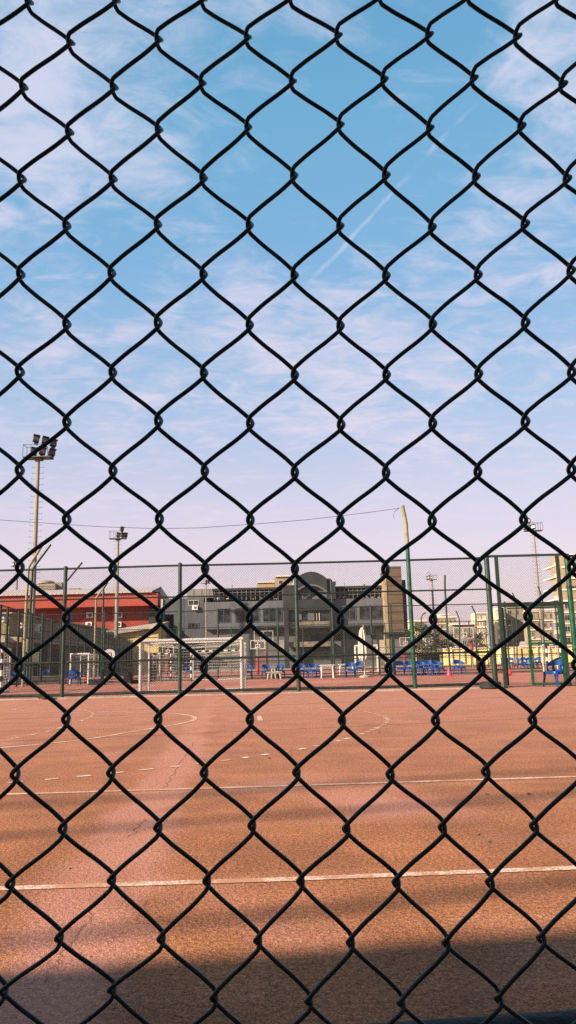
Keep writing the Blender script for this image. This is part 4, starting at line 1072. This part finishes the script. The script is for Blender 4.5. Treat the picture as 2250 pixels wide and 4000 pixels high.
# ------------------------------------------------------------------ light and sky
EXPO = 1.15
SUN_EL = radians(27); tr = Vector((.83, .56, 0)).normalized()
to_sun = Vector((-tr.x * cos(SUN_EL), -tr.y * cos(SUN_EL), sin(SUN_EL)))
sl_ = bpy.data.lights.new('sun', 'SUN'); sl_.energy = 5.; sl_.angle = radians(.9); sl_.color = (1, .84, .66)
so = bpy.data.objects.new('sun', sl_); COL.objects.link(so); so.rotation_euler = to_sun.to_track_quat('Z', 'Y').to_euler(); so.location = (0, -20, 40)
wd_ = bpy.data.worlds.new('World'); scene.world = wd_; wd_.use_nodes = True; nt = wd_.node_tree
for n in list(nt.nodes): nt.nodes.remove(n)
out = N(nt, 'ShaderNodeOutputWorld'); bg = N(nt, 'ShaderNodeBackground'); L(nt, bg.outputs[0], out.inputs[0]); BS = .1; bg.inputs[1].default_value = BS
sky = N(nt, 'ShaderNodeTexSky'); sky.sky_type = 'NISHITA'; sky.sun_disc = False; sky.sun_elevation = SUN_EL; sky.sun_rotation = atan2(to_sun.x, to_sun.y)
sky.air_density = 1.2; sky.dust_density = 2.
tc = N(nt, 'ShaderNodeTexCoord'); dv_ = tc.outputs['Generated']
sp = N(nt, 'ShaderNodeSeparateXYZ'); L(nt, dv_, sp.inputs[0])
def srgb(r, g, b): return tuple(((c / 255 + .055) / 1.055) ** 2.4 if c > 10 else c / 255 / 12.92 for c in (r, g, b))
gain = 1 / (BS * 2 ** EXPO)
def disp(r, g, b): return tuple(c * gain for c in srgb(r, g, b))
ramp = N(nt, 'ShaderNodeValToRGB'); L(nt, maprange(nt, sp.outputs[2], 0, .75), ramp.inputs[0])
stops = ((0, (242, 208, 216)), (.13, (238, 211, 224)), (.26, (218, 208, 230)), (.42, (174, 198, 230)), (.62, (132, 184, 226)), (.82, (112, 178, 218)), (1, (96, 165, 208)))
el = ramp.color_ramp.elements
while len(el) < len(stops): el.new(.5)
for e, (p_, c_) in zip(el, stops): e.position = p_; e.color = (*srgb(*c_), 1)
grad = N(nt, 'ShaderNodeVectorMath', operation='SCALE'); L(nt, ramp.outputs[0], grad.inputs[0]); grad.inputs['Scale'].default_value = gain
base = mixc(nt, .82, sky.outputs[0], grad.outputs[0])
# wispy cloud: noise on a flat cloud layer
den = math_(nt, 'ADD', math_(nt, 'MAXIMUM', sp.outputs[2], 0.), .13)
cb = N(nt, 'ShaderNodeCombineXYZ'); L(nt, math_(nt, 'DIVIDE', sp.outputs[0], den), cb.inputs[0]); L(nt, math_(nt, 'DIVIDE', sp.outputs[1], den), cb.inputs[1])
mp = N(nt, 'ShaderNodeMapping'); L(nt, cb.outputs[0], mp.inputs[0]); mp.inputs['Rotation'].default_value = (0, 0, radians(-40)); mp.inputs['Scale'].default_value = (.95, 1.5, 1); mp.inputs['Location'].default_value = (.6, 1.7, 0)
nz = noise(nt, mp.outputs[0], 2.3, 9, .6, .5)
nz2 = noise(nt, mp.outputs[0], 9, 9, .64, .7)
dens = math_(nt, 'ADD', math_(nt, 'MULTIPLY', nz, .5), math_(nt, 'MULTIPLY', nz2, .5))
blob = None
for px, py, r, s in ((330, 150, .20, .14), (80, 420, .14, .08), (1220, 1290, .16, .10), (820, 1230, .12, .06), (1560, 1420, .15, .07), (1850, 640, .17, .10), (430, 1380, .15, .06), (2230, 190, .11, .16), (1180, 60, .10, .10), (1600, 300, .20, -.10), (850, 600, .22, -.06), (1350, 850, .16, -.08)):
    d_ = ray(px, py).normalized()
    dp = N(nt, 'ShaderNodeVectorMath', operation='DOT_PRODUCT'); L(nt, dv_, dp.inputs[0]); dp.inputs[1].default_value = d_
    b_ = math_(nt, 'MULTIPLY', maprange(nt, dp.outputs['Value'], cos(r), 1, 0, 1, True), s * .8)
    blob = b_ if blob is None else math_(nt, 'ADD', blob, b_)
dens = math_(nt, 'ADD', dens, blob)
cm_ = maprange(nt, dens, .44, .74, 0, .8, True)
fade = maprange(nt, sp.outputs[2], .03, .28, .25, 1)
ccol = mixc(nt, maprange(nt, sp.outputs[2], .1, .6), disp(246, 224, 236), disp(222, 222, 242))
base = mixc(nt, math_(nt, 'MULTIPLY', cm_, fade), base, ccol)
# a fading vapour trail
d1, d2 = ray(1875, 380).normalized(), ray(1000, 1335).normalized(); nn = d1.cross(d2).normalized(); mid = (d1 * .72 + d2 * .28).normalized()
dp = N(nt, 'ShaderNodeVectorMath', operation='DOT_PRODUCT'); L(nt, dv_, dp.inputs[0]); dp.inputs[1].default_value = nn
dm = N(nt, 'ShaderNodeVectorMath', operation='DOT_PRODUCT'); L(nt, dv_, dm.inputs[0]); dm.inputs[1].default_value = mid
wob = math_(nt, 'ADD', dp.outputs['Value'], maprange(nt, noise(nt, dv_, 22, 3), .3, .7, -.0025, .0025))
trail = math_(nt, 'MULTIPLY', maprange(nt, math_(nt, 'ABSOLUTE', wob), .0006, .0042, 1, 0, True), maprange(nt, dm.outputs['Value'], cos(.225), cos(.12), 0, 1, True))
trail = math_(nt, 'MULTIPLY', trail, maprange(nt, noise(nt, dv_, 24, 5), .38, .62, .02, .4))
base = mixc(nt, trail, base, disp(222, 224, 244))
L(nt, base, bg.inputs[0])

scene.view_settings.view_transform = 'Standard'; scene.view_settings.look = 'None'; scene.view_settings.exposure = EXPO; scene.view_settings.gamma = 1
cy = scene.cycles
cy.max_bounces = 5; cy.diffuse_bounces = 3; cy.glossy_bounces = 3; cy.caustics_reflective = False; cy.caustics_refractive = False
cy.use_denoising = False
